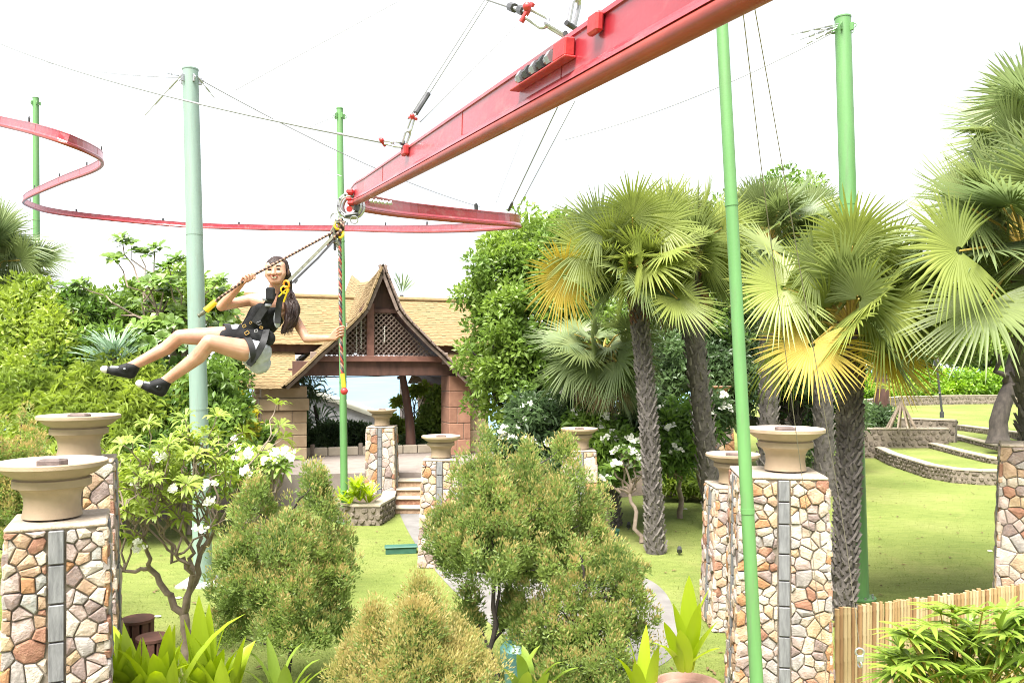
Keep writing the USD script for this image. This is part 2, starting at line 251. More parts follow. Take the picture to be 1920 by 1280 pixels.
M['petal'] = leafmat('white_petal', (0.70, 0.70, 0.62), (0.80, 0.79, 0.72), (0.84, 0.83, 0.80), 0.3, 0.5)
# ------------------------------------------------------------------ ground, sea, terraces
def grid_sheet(name, poly, z, mat, step=1.0, amp=0.0, kind='structure'):
    pg = Polygon(poly); v, f = trimesh.creation.triangulate_polygon(pg, engine='earcut')
    return single(name, (np.column_stack([v, np.full(len(v), z)]), f), mat, None, None, kind=kind)
lawn_edge = [(-70, -25), (70, -25), (70, 64), (8.5, 64), (8.0, 31), (-2, 28.5), (-18, 27), (-70, 26)]
sheet('lawn', lawn_edge, 0.0, M['lawn'])
# the ground falls away to the beach behind the pavilion
_e = np.array([(70, 64), (8.5, 64), (8.0, 31), (-2, 28.5), (-18, 27), (-70, 26)], float)
_out = _e + np.array([(0, 8), (-5, 8), (-5, 8), (-1, 9), (0, 9), (0, 9)])
sheet_v = np.vstack([np.column_stack([_e, np.full(6, 0.0)]), np.column_stack([_out, np.full(6, -5.2)])])
single('bank', (sheet_v, np.array([[i, i + 1, i + 7, i + 6] for i in range(5)])), M['soil'], None, None, kind='structure')
single('sea', (np.array([[-9000, 20, -5], [9000, 20, -5], [9000, 16000, -5], [-9000, 16000, -5.0]]), np.array([[0, 1, 2, 3]])), M['sea'], None, None, kind='structure')
# terrace in front of and under the pavilion
TZ = 0.8
terr = [P(560, 0, 20.2)[:2], P(700, 0, 20.6)[:2], P(800, 0, 20.6)[:2], P(905, 0, 21.2)[:2], (0.2, 25.6), (-1.5, 27.9), (-12.5, 27.2), (-12.5, 21.5), (-9.2, 20.4)]
def slab(name, poly, z0, z1, mat, kind='structure'):
    m = trimesh.creation.extrude_polygon(Polygon(poly), z1 - z0, engine='earcut'); m.apply_translation([0, 0, z0])
    return single(name, (m.vertices, m.faces), mat, None, None, kind=kind)
slab('terrace', terr, -0.05, TZ, M['paving'])
# stairs from the terrace down to the path
st = Thing('garden_steps', 'beige stone steps between the two pillars leading up to the pavilion terrace', 'steps', (-3.2, 20, 0))
for k in range(4):
    b = MB(); Yk = 20.45 - 0.33 * (k + 1); xa, xb = P(742, 0, 20)[0], P(806, 0, 20)[0]
    b.box(((xa + xb) / 2, Yk + .2, (TZ - 0.17 * (k + 1)) / 2), (xb - xa, 0.42, TZ - 0.17 * (k + 1)), bevel=0.015)
    t = MB(); t.box(((xa + xb) / 2, Yk + .18, TZ - 0.17 * (k + 1) + 0.022), (xb - xa + 0.04, 0.46, 0.04), bevel=0.01)
    st.part('riser', b, STONES[3 if k == 2 else 1]); st.part('tread', t, M['coping'])
# path over the lawn
pth = [G(x, y)[:2] for x, y in [(742, 945), (800, 945), (808, 985), (850, 1050), (960, 1082), (1110, 1086), (1195, 1080), (1245, 1108), (1268, 1165), (1262, 1230), (1170, 1262), (1010, 1230), (880, 1135), (800, 1050), (762, 990)]]
pth = np.array(pth); pl = catmull(np.vstack([pth, pth[:1]]), 6)[:-1, :2]
sheet('path', Polygon(pl).buffer(0), 0.006, M['path'])
# worn sandy lawn by the path is left to the lawn material

# ------------------------------------------------------------------ rubble walls of small stones
def rubble_wall(name, label, line, z0, h, thick=0.3, seed=0, cap=True, cell=0.13, mat='wallstone'):
    """line: the front edge in plan, seen side on its left when walking from first to last"""
    rng = np.random.default_rng(seed); line = np.asarray(line, float)[:, :2]
    t = Thing(name, label, 'wall', (*line[len(line) // 2], z0))
    core, stones, capm = MB(), MB(), MB()
    seg = np.diff(line, axis=0); L = np.linalg.norm(seg, axis=1); s = np.concatenate([[0], np.cumsum(L)])
    nrm = np.array([[d[1], -d[0]] for d in seg / L[:, None]])          # towards the viewer
    for i in range(len(seg)):
        a, b, n = line[i], line[i + 1], nrm[i]
        A, B = a - n * thick, b - n * thick
        v = [(*a, z0 - .05), (*b, z0 - .05), (*b, z0 + h), (*a, z0 + h), (*A, z0 - .05), (*B, z0 - .05), (*B, z0 + h), (*A, z0 + h)]
        core.add(v, [[0, 1, 2, 3], [5, 4, 7, 6], [3, 2, 6, 7], [1, 5, 6, 2], [4, 0, 3, 7]])
        nu, nv = max(1, int(L[i] / cell)), max(1, int(h / cell))
        for side, ori in ((0, a), (1, A)):
            if side and nu * nv > 400: continue
            for p in range(nu):
                for q in range(nv):
                    c2 = ori + (b - a) * ((p + .5 + rng.uniform(-.38, .38) + 0.5 * (q % 2)) / (nu + 0.3)); nn = n if side == 0 else -n
                    w, hh = cell * rng.uniform(.30, .62), h / nv * rng.uniform(.34, .60); d = rng.uniform(.02, .05)
                    tx = (b - a) / L[i]; zc = min(z0 + h - .04, z0 + h * (q + .5) / nv + rng.uniform(-.22, .22) * h / nv); an = np.arange(6) / 6 * 6.283 + rng.uniform(0, 1)
                    rr = rng.uniform(.8, 1.15, 6)
                    base = np.array([(*(c2 + tx * w * math.cos(x) * r_), zc + hh * math.sin(x) * r_) for x, r_ in zip(an, rr)])
                    top = base * 0.75 + np.array([*c2, zc]) * 0.25 + np.array([*(nn * d), 0])
                    base = base - np.array([*(nn * .01), 0])
                    stones.add(np.vstack([base, top]), [[k, (k + 1) % 6, 6 + (k + 1) % 6] for k in range(6)] + [[k, 6 + (k + 1) % 6, 6 + k] for k in range(6)] + [[6, 6 + k, 7 + k] for k in range(1, 5)])
    t.part('core', core, M['mortar']); t.part('stonework', stones, M[mat], kind='stuff')
    if cap:
        ls = LineString(line); 
        off = [line[0] - nrm[0] * thick] + [line[i] - unit(nrm[i - 1] + nrm[min(i, len(nrm) - 1)]) * thick for i in range(1, len(line) - 1)] + [line[-1] - nrm[-1] * thick]
        fr = [line[0] + nrm[0] * .03] + [line[i] + unit(nrm[i - 1] + nrm[min(i, len(nrm) - 1)]) * .03 for i in range(1, len(line) - 1)] + [line[-1] + nrm[-1] * .03]
        for i in range(len(line) - 1):
            n_c = max(1, int(round(L[i] / 0.9)))
            for k in range(n_c):
                u0, u1 = k / n_c + 0.006, (k + 1) / n_c - 0.006
                q = [fr[i] + (fr[i + 1] - fr[i]) * u0, fr[i] + (fr[i + 1] - fr[i]) * u1, off[i] + (off[i + 1] - off[i]) * u1, off[i] + (off[i + 1] - off[i]) * u0]
                m = trimesh.convex.convex_hull(np.array([(*x, z0 + h + zz) for x in q for zz in (0.002, 0.045)] + [(*(x * .97 + np.mean(q, 0) * .03), z0 + h + .055) for x in q]))
                t.part('coping_stone', (m.vertices, m.faces), M['coping'])
    return t
W1 = [G(1612, 851), G(1643, 859), G(1667, 872), G(1702, 884), G(1737, 896), G(1786, 905), G(1842, 909), G(1900, 910), G(1990, 909)]
rubble_wall('retaining_wall', 'lowest curved rubble terrace wall bordering the flat lawn at right', W1, 0, 0.40, seed=1)
W2 = [G(1700, 829, .4), G(1748, 841, .4), G(1799, 855, .4), G(1853, 868, .4), G(1901, 874, .4), G(1985, 876, .4)]
rubble_wall('retaining_wall', 'second low stone step wall up the grass terraces, above the lowest curved wall', W2, .4, 0.15, seed=2)
W3 = [G(1768, 819, .55), G(1810, 829, .55), G(1864, 843, .55), G(1904, 851, .55), G(1985, 858, .55)]
rubble_wall('retaining_wall', 'third thin stone step wall in the grass terraces, just below the tree at right', W3, .55, 0.15, seed=3)
W4 = [G(1794, 806, .7), G(1851, 814, .7), G(1919, 823, .7), G(1990, 828, .7)]
rubble_wall('retaining_wall', 'highest thin stone step wall, edging the upper lawn behind the tree', W4, .7, 0.2, seed=4)
def tier(name, line, z, back):
    ln = [p[:2] for p in line]
    sheet(name, [tuple(x) for x in ln] + back, z, M['lawn'])
tier('grass_tier', [G(1643, 859) + (0.1, .2, 0), *[p + (0, .2, 0) for p in W1[2:]]], 0.395, [(19.5, 33.5), (14.2, 34.5)])
tier('grass_tier', [p + (0, .2, 0) for p in W2], 0.548, [(20.5, 34.5), (15.2, 35)])
tier('grass_tier', [p + (0, .2, 0) for p in W3], 0.698, [(21.5, 36), (16.8, 36)])
tier('upper_lawn', [p + (0, .2, 0) for p in W4], 0.897, [(48, 62), (22, 63), (14, 60), (13, 40)])
rubble_wall('garden_wall', 'brown rubble wall block at the left end of the grass terraces, behind the pale pandanus', [P(1690, 0, 33)[:2], P(1745, 0, 32.2)[:2], P(1791, 0, 31.6)[:2]], 0.55, 1.0 * .85, seed=5, cell=0.2)
rubble_wall('garden_wall', 'long brown rubble wall behind the right palm trunk', [P(1596, 0, 31)[:2], P(1660, 0, 31)[:2], P(1779, 0, 31)[:2]], 0.0, 1.12, seed=6, cell=0.2)
rubble_wall('boundary_wall', 'far grey stone boundary wall in front of the bright hedge', [P(1600, 0, 48)[:2], P(1690, 0, 55)[:2], P(1780, 0, 57)[:2], P(1875, 0, 58)[:2], P(1990, 0, 56)[:2]], 0.88, 0.62, seed=7, cell=0.24)
rubble_wall('planter_wall', 'low rubble planter wall under the yellow shrub below the terrace', [G(618, 976), G(660, 985), G(712, 985), G(738, 968), G(742, 950)], 0, 0.42, seed=8)
rubble_wall('garden_wall', 'shaded brown stone wall under the palms behind the large fire bowl', [P(1480, 0, 29)[:2], P(1600, 0, 30)[:2]], 0.6, 0.9, seed=9, cell=0.22)
rubble_wall('garden_wall', 'low stone wall in the flower bed left of the palms', [P(1240, 0, 21.5)[:2], P(1345, 0, 22)[:2]], 0.0, 0.55, seed=10, cell=0.2)
sheet('planting_bed', [G(x, y)[:2] for x, y in [(620, 972), (660, 980), (710, 980), (733, 965), (738, 945), (640, 930)]], 0.40, M['soil'])
sheet('planting_bed', [G(x, y)[:2] for x, y in [(960, 960), (1100, 940), (1230, 925), (1345, 918), (1345, 880), (960, 885)]], 0.006, M['soil'])
sheet('planting_bed', [G(x, y)[:2] for x, y in [(-900, 1010), (0, 1000), (240, 985), (420, 960), (540, 930), (520, 895), (-900, 890)]], 0.006, M['soil'])
sheet('planting_bed', [(-9, 5), (-3.6, 5), (-1.9, 7.0), (-0.4, 7.9), (1.9, 7.9), (2.2, 6.2), (0, 4), (-9, 3)], 0.006, M['soil'])

# ------------------------------------------------------------------ red rail and its fittings
RH = 0.170
_n0, _n1 = P(1640, -99.7, 1.1396), P(664, 387, 6.35)                    # the near stretch is one straight beam
rail_px = [(672, 396, 7.2), (762, 409, 8.5), (900, 421, 9.7), (966, 426, 10.6), (962, 430, 12.2),
           (870, 436, 15.0), (760, 437, 18.0), (640, 434, 21.5), (500, 432, 24), (350, 427, 25), (200, 414, 24.0), (100, 402, 22.2), (52, 388, 20.4), (48, 376, 19.3), (110, 348, 16.5), (175, 324, 14.0), (192, 308, 12.6), (170, 292, 11.6), (120, 272, 11.0), (60, 253, 11.6), (0, 238, 12.8), (-140, 205, 15), (-420, 170, 18)]
rail = catmull([_n0 + (_n1 - _n0) * k / 9 for k in range(10)] + [P(*q) for q in rail_px], 10)
# even out the spacing, smooth a little
_d = np.concatenate([[0], np.cumsum(np.linalg.norm(np.diff(rail, axis=0), axis=1))]); _s = np.arange(0, _d[-1], 0.16)
rail = np.stack([np.interp(_s, _d, rail[:, k]) for k in range(3)], 1)
tan_ = unit(np.gradient(rail, axis=0)); side_ = unit(np.cross(tan_, [0, 0, 1.0])); up_ = np.cross(side_, tan_)
def sweep(prof):
    """prof: closed outline (sideways, up) carried along the rail"""
    prof = np.asarray(prof, float); m, n = len(prof), len(rail)
    v = rail[:, None] + prof[None, :, 0, None] * side_[:, None] + prof[None, :, 1, None] * up_[:, None]
    i, j = np.meshgrid(np.arange(n - 1), np.arange(m), indexing='ij')
    q = np.stack([i * m + j, i * m + (j + 1) % m, (i + 1) * m + (j + 1) % m, (i + 1) * m + j], -1).reshape(-1, 4)[:, ::-1]
    caps = [[0, k, k + 1] for k in range(1, m - 1)] + [[(n - 1) * m, (n - 1) * m + k + 1, (n - 1) * m + k] for k in range(1, m - 1)]
    f = np.vstack([q[:, [0, 1, 2]], q[:, [0, 2, 3]], caps]); return v.reshape(-1, 3), f
track = Thing('ride_rail', 'curving red steel rail crossing high above the whole garden', 'rail', rail[60])
track.part('web', sweep([(-.008, .05), (.008, .05), (.008, RH - .012), (-.008, RH - .012)]), M['beam'])
track.part('top_flange', sweep([(-.014, RH - .0122), (.014, RH - .0122), (.014, RH), (-.014, RH)]), M['beam'])
track.part('ledge', sweep([(-.0225, .040), (.0225, .040), (.0185, .052), (.0085, .066), (-.0085, .066), (-.0185, .052)]), M['beam'])
_a = np.arange(14) / 14 * 2 * np.pi
track.part('running_tube', sweep(np.stack([.027 * np.cos(_a), .022 + .0235 * np.sin(_a)], 1)), M['tube'], smooth=40)
_len = np.concatenate([[0], np.cumsum(np.linalg.norm(np.diff(rail, axis=0), axis=1))])
for s_ in np.arange(9.0, _len[-1] - 1, 2.6):
    k = int(np.searchsorted(_len, s_)); o_ = -side_[k] if side_[k][0] > 0 else side_[k]
    mb = MB(); R_ = np.stack([tan_[k], side_[k], up_[k]], 1); mb.box(rail[k] + up_[k] * (RH + .03), (.07, .016, .075), R_, .004); mb.torus(rail[k] + up_[k] * (RH + .055), side_[k], .022, .008, 14, 6); track.part('hanger_lug', mb, M['darksteel'])
for s_ in np.arange(2.2, _len[-1] - 1, 1.9):
    k = int(np.searchsorted(_len, s_)); R_ = np.stack([tan_[k], side_[k], up_[k]], 1); mb = MB(); mb.box(rail[k] + up_[k] * (RH / 2 + .025), (.006, .0205, RH - .075), R_, .001); track.part('weld_seam', mb, M['tube'])
def rail_at(px, lo=0, hi=None):
    hi = hi or len(rail); pr = HX + rail[lo:hi, 0] * FPX / rail[lo:hi, 1]; i = lo + int(np.argmin(abs(pr - px)))
    return i
def frame(i): return rail[i], tan_[i], side_[i], up_[i]
near_n = 60
N0 = int(np.argmin(rail[:, 0] + 1000 * (rail[:, 1] > 6.4)))
def rail_near(px):
    ok = np.where(rail[:, 1] < 6.6)[0]; pr = HX + rail[ok, 0] * FPX / rail[ok, 1]; return ok[int(np.argmin(abs(pr - px)))]
def shackle(b, pin, c, axis, d, w=0.018, L=0.06, r=0.005):
    """a U of round steel from c towards d, its legs apart along axis"""
    axis, d = unit(axis), unit(d)
    t = np.linspace(0, np.pi, 11)
    pts = [c + axis * w * .8] + [c + axis * w * math.cos(x) + d * (L - w + w * math.sin(x)) for x in t] + [c - axis * w * .8]
    b.tube(pts, r, 8); pin.tube([c - axis * (w * 1.5), c + axis * (w * 1.5)], r * 1.15, 8)
# joint bracket with bolts and shackles near the camera
i1 = rail_near(1060); c, tn, sn, un = frame(i1)
if sn[0] > 0: sn = -sn
br = Thing('rail_bracket', 'red bracket with a row of bolts on the nearest part of the rail', 'bracket', c)
R1 = np.stack([tn, sn, un], 1)
b = MB(); b.box(c + sn * .026 + un * (RH - .045) + tn * .0, (.09, .030, .05), R1, .004); br.part('clamp_plate', b, M['redpart'])
b = MB(); b.box(c + sn * .024 + un * (RH - .030) - tn * .20, (.06, .022, .05), R1, .006); br.part('hanger_lug', b, M['redpart'])
b = MB(); b.box(c + sn * .026 + un * (RH - .072) + tn * .18, (.46, .034, .006), R1, .002); br.part('bolt_shelf', b, M['redpart'])
for k in range(5):
    b = MB(); q = c + sn * .028 + un * (RH - .045) + tn * (.075 + .062 * k)
    b.tube([q - tn * .006, q + tn * .022], .020, 6); b.tube([q + tn * .02, q + tn * .05], .012, 10); br.part('bolt', b, M['darksteel'] if k % 2 else M['steel'])
b = MB(); b.tube([c + sn * .009 + un * .06 + tn * .055, c + sn * .009 + un * .12 + tn * .055], .0012, 4); br.part('weld_seam', b, M['tube'])
def shackle_pair(th, c0, toward, axis):
    s1, p1 = MB(), MB(); shackle(s1, p1, c0, axis, unit(toward), w=.017, L=.075, r=.0065); th.part('shackle', s1, M['steel'], 40); th.part('shackle_pin', p1, M['darksteel'])
    c2 = c0 + unit(toward) * .075
    s2, p2 = MB(), MB(); ax2 = unit(np.cross(toward, axis)); shackle(s2, p2, c2 + unit(toward) * .07, ax2, -unit(toward), w=.016, L=.075, r=.006); th.part('shackle', s2, M['steel'], 40)
    p2 = MB(); p2.tube([c2 + unit(toward) * .07 - ax2 * .03, c2 + unit(toward) * .07 + ax2 * .03], .008, 10); p2.ball(c2 + unit(toward) * .07 - np.array([0, .028, -.004]), .013); th.part('shackle_bolt', p2, M['redpart'], 40)
    return c2 + unit(toward) * .075
lug = P(1062, 68, c[1] + .06) + 0 * un
anchor1 = P(905, -4, 3.2); anchor2 = P(1100, -60, 2.0)
e1 = shackle_pair(br, lug + np.array([0, 0, .0]), np.array([-.55, .2, .42]), np.array([0.2, 1, 0.1]))
e2 = shackle_pair(br, lug + np.array([.012, -.02, .02]), np.array([.22, -.1, 1.0]), np.array([0.6, .8, 0]))
# upper bracket at x=760
i2 = rail_near(762); c2, t2, s2, u2 = frame(i2)
if s2[0] > 0: s2 = -s2
br2 = Thing('rail_bracket', 'small red lug with grey shackles on the rail above the trolley', 'bracket', c2)
b = MB(); b.box(c2 + s2 * .022 + u2 * (RH - .02), (.10, .03, .055), np.stack([t2, s2, u2], 1), .008); br2.part('hanger_lug', b, M['redpart'])
lg2 = c2 + s2 * .03 + u2 * (RH + .01)
f1 = shackle_pair(br2, lg2, np.array([.3, -.1, .8]), np.array([.6, .7, 0]))
f2 = shackle_pair(br2, lg2 + t2 * .02, np.array([-.9, .5, .25]), np.array([.1, .4, .9]))
# ------------------------------------------------------------------ wire ropes
def wire(a, b, r, label, mat='cable', sag=0.0, group=None, sleeves=(), name='wire_rope', cat='cable'):
    a, b = np.asarray(a, float), np.asarray(b, float); n = 14 if sag else 2; t = np.linspace(0, 1, n)
    pts = a + (b - a) * t[:, None]; pts[:, 2] -= sag * 4 * t * (1 - t)
    if sleeves:
        th = Thing(name, label, cat, a, group); m = MB().tube(pts, r, 6); th.part('strand', m, M[mat])
        for u0, u1 in sleeves:
            L = np.linalg.norm(b - a); p0, p1 = a + (b - a) * u0 / L, a + (b - a) * u1 / L
            th.part('sleeve', MB().tube([p0, p1], r * 2.1, 8), M['darksteel'])
    else: single(name, MB().tube(pts, r, 6), M[mat], label, cat, group)
wire(e1, anchor1, 0.0067, 'near dark wire rope with two black sleeves from the front bracket to the top edge', sleeves=((.02, .10), (.20, .29)))
wire(e2, anchor2, 0.0060, 'short wire rope rising from the upright shackle at the top of the picture')
wire(f1, P(917, -2, 4.6), 0.0067, 'darker strand of the double wire rope rising from the lug above the trolley', sleeves=((.03, .18),))
wire(f1 + (-.03, .02, 0), P(909, -2, 4.7), 0.0053, 'paler left strand of the double wire rope above the trolley')
wire(f1 + (.03, .05, -.01), P(985, 32, 5.6), 0.0033, 'thin faint wire right of the double wire rope')
POLE = {}
def pole(name, top, base, d0, d1, mat, label, cap=True):
    th = Thing(name, label, 'pole', base); top, base = np.asarray(top, float), np.asarray(base, float)
    n = 6; t = np.linspace(0, 1, n)[:, None]; pts = base + (top - base) * t
    th.part('shaft', MB().tube(pts, np.linspace(d0 / 2, d1 / 2, n), 28), mat, 50)
    ax = unit(top - base); L = np.linalg.norm(top - base)
    for u in (.34, .68): b = MB(); q = base + (top - base) * u; r_ = (d0 + (d1 - d0) * u) / 2; b.tube([q - ax * .02, q + ax * .02], r_ + .004, 28); th.part('weld_band', b, mat, 50)
    b = MB(); b.tube([base + (0, 0, .01), base + (0, 0, .035)], d0 / 2 + .10, 24); th.part('base_plate', b, mat, 50)
    for k in range(8): an = k * .785; b = MB(); q = base + np.array([math.cos(an), math.sin(an), 0]) * (d0 / 2 + .06); b.tube([q + (0, 0, .03), q + (0, 0, .07)], .016, 6); th.part('anchor_bolt', b, M['steel'])
    if cap:
        b = MB(); b.tube([top - ax * .01, top + ax * .012], d1 / 2 + .006, 28); th.part('cap', b, mat, 50)
        for k in range(5):
            an = k * 1.256 + .4; r = np.array([math.cos(an), math.sin(an), 0]); q = top - ax * .17 + r * (d1 / 2 + .015)
            b = MB(); b.box(q, (.07, .03, .12), np.stack([r, np.cross([0, 0, 1], r), [0, 0, 1]], 1), .006); b.torus(q + r * .045, np.cross(r, [0, 0, 1]), .028, .007, 14, 6); th.part('cable_eye', b, M['steel'] if mat is M['aqua'] else mat)
    return th
b1 = G(381, 1093); t1 = P(357, 131, b1[1]); POLE[1] = t1
p1 = pole('support_pole', t1, b1, .30, .245, M['aqua'], 'thick pale aqua steel pole left of the rider, on a concrete pad')
b = MB(); b.box(b1 + (0, 0, .0), (.66, .66, .10), bevel=.015); p1.part('base_pad', b, M['concrete'])
b2 = P(71, 0, 25); b2[2] = 0; t2_ = P(67, 184, 25); POLE[2] = t2_
pole('support_pole', t2_, b2, .22, .18, M['green'], 'distant thin light green pole at the far left behind the bushes')
b3 = G(646, 980); t3 = P(637, 204, b3[1]); POLE[3] = t3
pole('support_pole', t3, b3, .17, .145, M['green'], 'slim light green pole in front of the pavilion, behind the rider\'s rope')
b4 = P(1414, 0, 6.2); b4[2] = 0; b4[0] = P(1432, 0, 6.2)[0]; t4 = P(1343, -160, 6.2)
pole('support_pole', t4, b4, .105, .09, M['green'], 'nearest bright green pole passing in front of the wide right stone pillar')
b5 = G(1612, 1122); t5 = P(1580, 34, b5[1]); POLE[5] = t5
pole('support_pole', t5, b5, .27, .235, M['green'], 'green pole behind the right palm, its top above the fronds')
th = Thing('turnbuckle_cluster', 'bundle of turnbuckles and cable ends fanning left from the top of the right green pole', 'turnbuckles', t5 - (.1, 0, .15))
for k, (dx, dy) in enumerate([(1482, 66), (1500, 75), (1494, 92), (1530, 56), (1540, 68)]):
    a = t5 + np.array([-.10, -.1 + .03 * k, -.13 - .015 * k]); e = P(dx, dy, t5[1] - .3 + .1 * k)
    m = MB(); m.tube([a, e], .007, 6)
    for u in (.15, .38, .62): m.tube([a + (e - a) * u, a + (e - a) * (u + .14)], .018, 8)
    th.part('turnbuckle', m, M['steel'])
th = Thing('turnbuckle_cluster', 'two turnbuckle lines splaying down from the top of the aqua pole', 'turnbuckles', t1)
for dx, dy, k in ((272, 216, 0), (306, 136, 1), (402, 184, 2)):
    a = t1 + np.array([(-.13, -.13, .13)[k], -.05, -.12]); e = P(dx, dy, t1[1] + .3); m = MB(); m.tube([a, e], .0065, 6)
    for u in (.1, .5): m.tube([a + (e - a) * u, a + (e - a) * (u + .22)], .014, 8)
    th.part('turnbuckle', m, M['steel'])
wire(P(-60, 55, 11), f2, 0.0083, 'long dark cable from the upper left edge across the aqua pole to the rail bracket', sag=.12, sleeves=())
wire(P(-60, 118, 16), P(640, 330, 16), 0.0083, 'second fainter cable sloping down to the right below the long dark cable', sag=.2)
wire(t1 + (-.1, 0, -.13), P(60, 110, 20), 0.0083, 'thin cable from the aqua pole top towards the far left', sag=.1)
wire(t1 + (.1, 0, -.13), P(900, 388, 22), 0.0083, 'thin cable from the aqua pole top down towards the far bend of the rail', sag=.2)
wire(t2_ + (.05, 0, -.2), P(345, 330, 24), 0.0090, 'faint cable from the far left pole top down to the right', sag=.15)
wire(t3 + (-.05, 0, -.1), P(520, 212, 18), 0.0083, 'faint level cable left of the slim pole top')
wire(t3 + (-.05, 0, -.15), P(575, 240, 18), 0.0083, 'faint sloping cable left of the slim pole top')
wire(t5 + (-.1, 0, -.2), P(1060, 262, 14), 0.0075, 'long faint cable from the right green pole down to the left behind the rail', sag=.15)
wire(P(210, -20, 15), P(480, 205, 15), 0.0067, 'faint cable descending from the top edge left of centre')
wire(P(770, -10, 15), P(440, 170, 15), 0.0067, 'faint cable rising to the top edge above the slim pole')
i6 = int(np.argmax(np.where((rail[:, 1] > 9) & (rail[:, 1] < 13), rail[:, 0] / rail[:, 1], -9)))
ce = rail[i6] + (0, 0, RH)
wire(P(953, 396, rail[i6][1]), P(1046, 200, 9.5), 0.0090, 'dark cable rising from the far bend of the rail to behind the near beam', sleeves=((.02, .2),))
wire(P(968, 398, rail[i6][1] + .2), P(1078, 190, 9.6), 0.0060, 'faint twin cable beside the dark one at the far bend of the rail')
wire(P(930, 380, 13), P(985, 240, 13), 0.0060, 'very faint thin wire left of the far bend cable')
th = Thing('bolt_row', 'row of grey bolts along the rail top right of the trolley', 'bolts', P(708, 380, 7.6))
for k in range(6): th.part('bolt', MB().tube([P(694 + 7 * k, 378 + .8 * k, 7.5 + .06 * k), P(700 + 7 * k, 376 + .8 * k, 7.5 + .06 * k)], .02, 6), M['steel'])
# two hanging lines at the right
th = Thing('pull_line', 'thin tan cord hanging from the rail in front of the right stone pillar', 'cord', P(1500, 880, 5.2))
th.part('cord', MB().tube(catmull([P(1393, 22, 3.2), P(1432, 350, 4.2), P(1470, 640, 5.0), P(1502, 880, 5.6), P(1520, 1010, 5.9), P(1552, 1300, 6.3)], 6), .0024, 6), M['cord'])
th = Thing('pull_line', 'second hanging cord with a pulley at its end in front of the bamboo fence', 'cord', P(1610, 1210, 5.6))
th.part('cord', MB().tube(catmull([P(1415, 15, 3.2), P(1465, 300, 4.1), P(1545, 770, 5.0), P(1585, 1010, 5.4), P(1611, 1205, 5.6)], 6), .0024, 6), M['cord'])
b = MB(); q = P(1612, 1222, 5.6); b.torus(q, (0.2, 1, 0), .028, .007, 18, 8); b.box(q + (0.005, 0, -.045), (.05, .02, .05), bevel=.008); b.torus(q + (0, 0, -.085), (1, .3, 0), .02, .006, 14, 6); th.part('pulley', b, M['steel'])

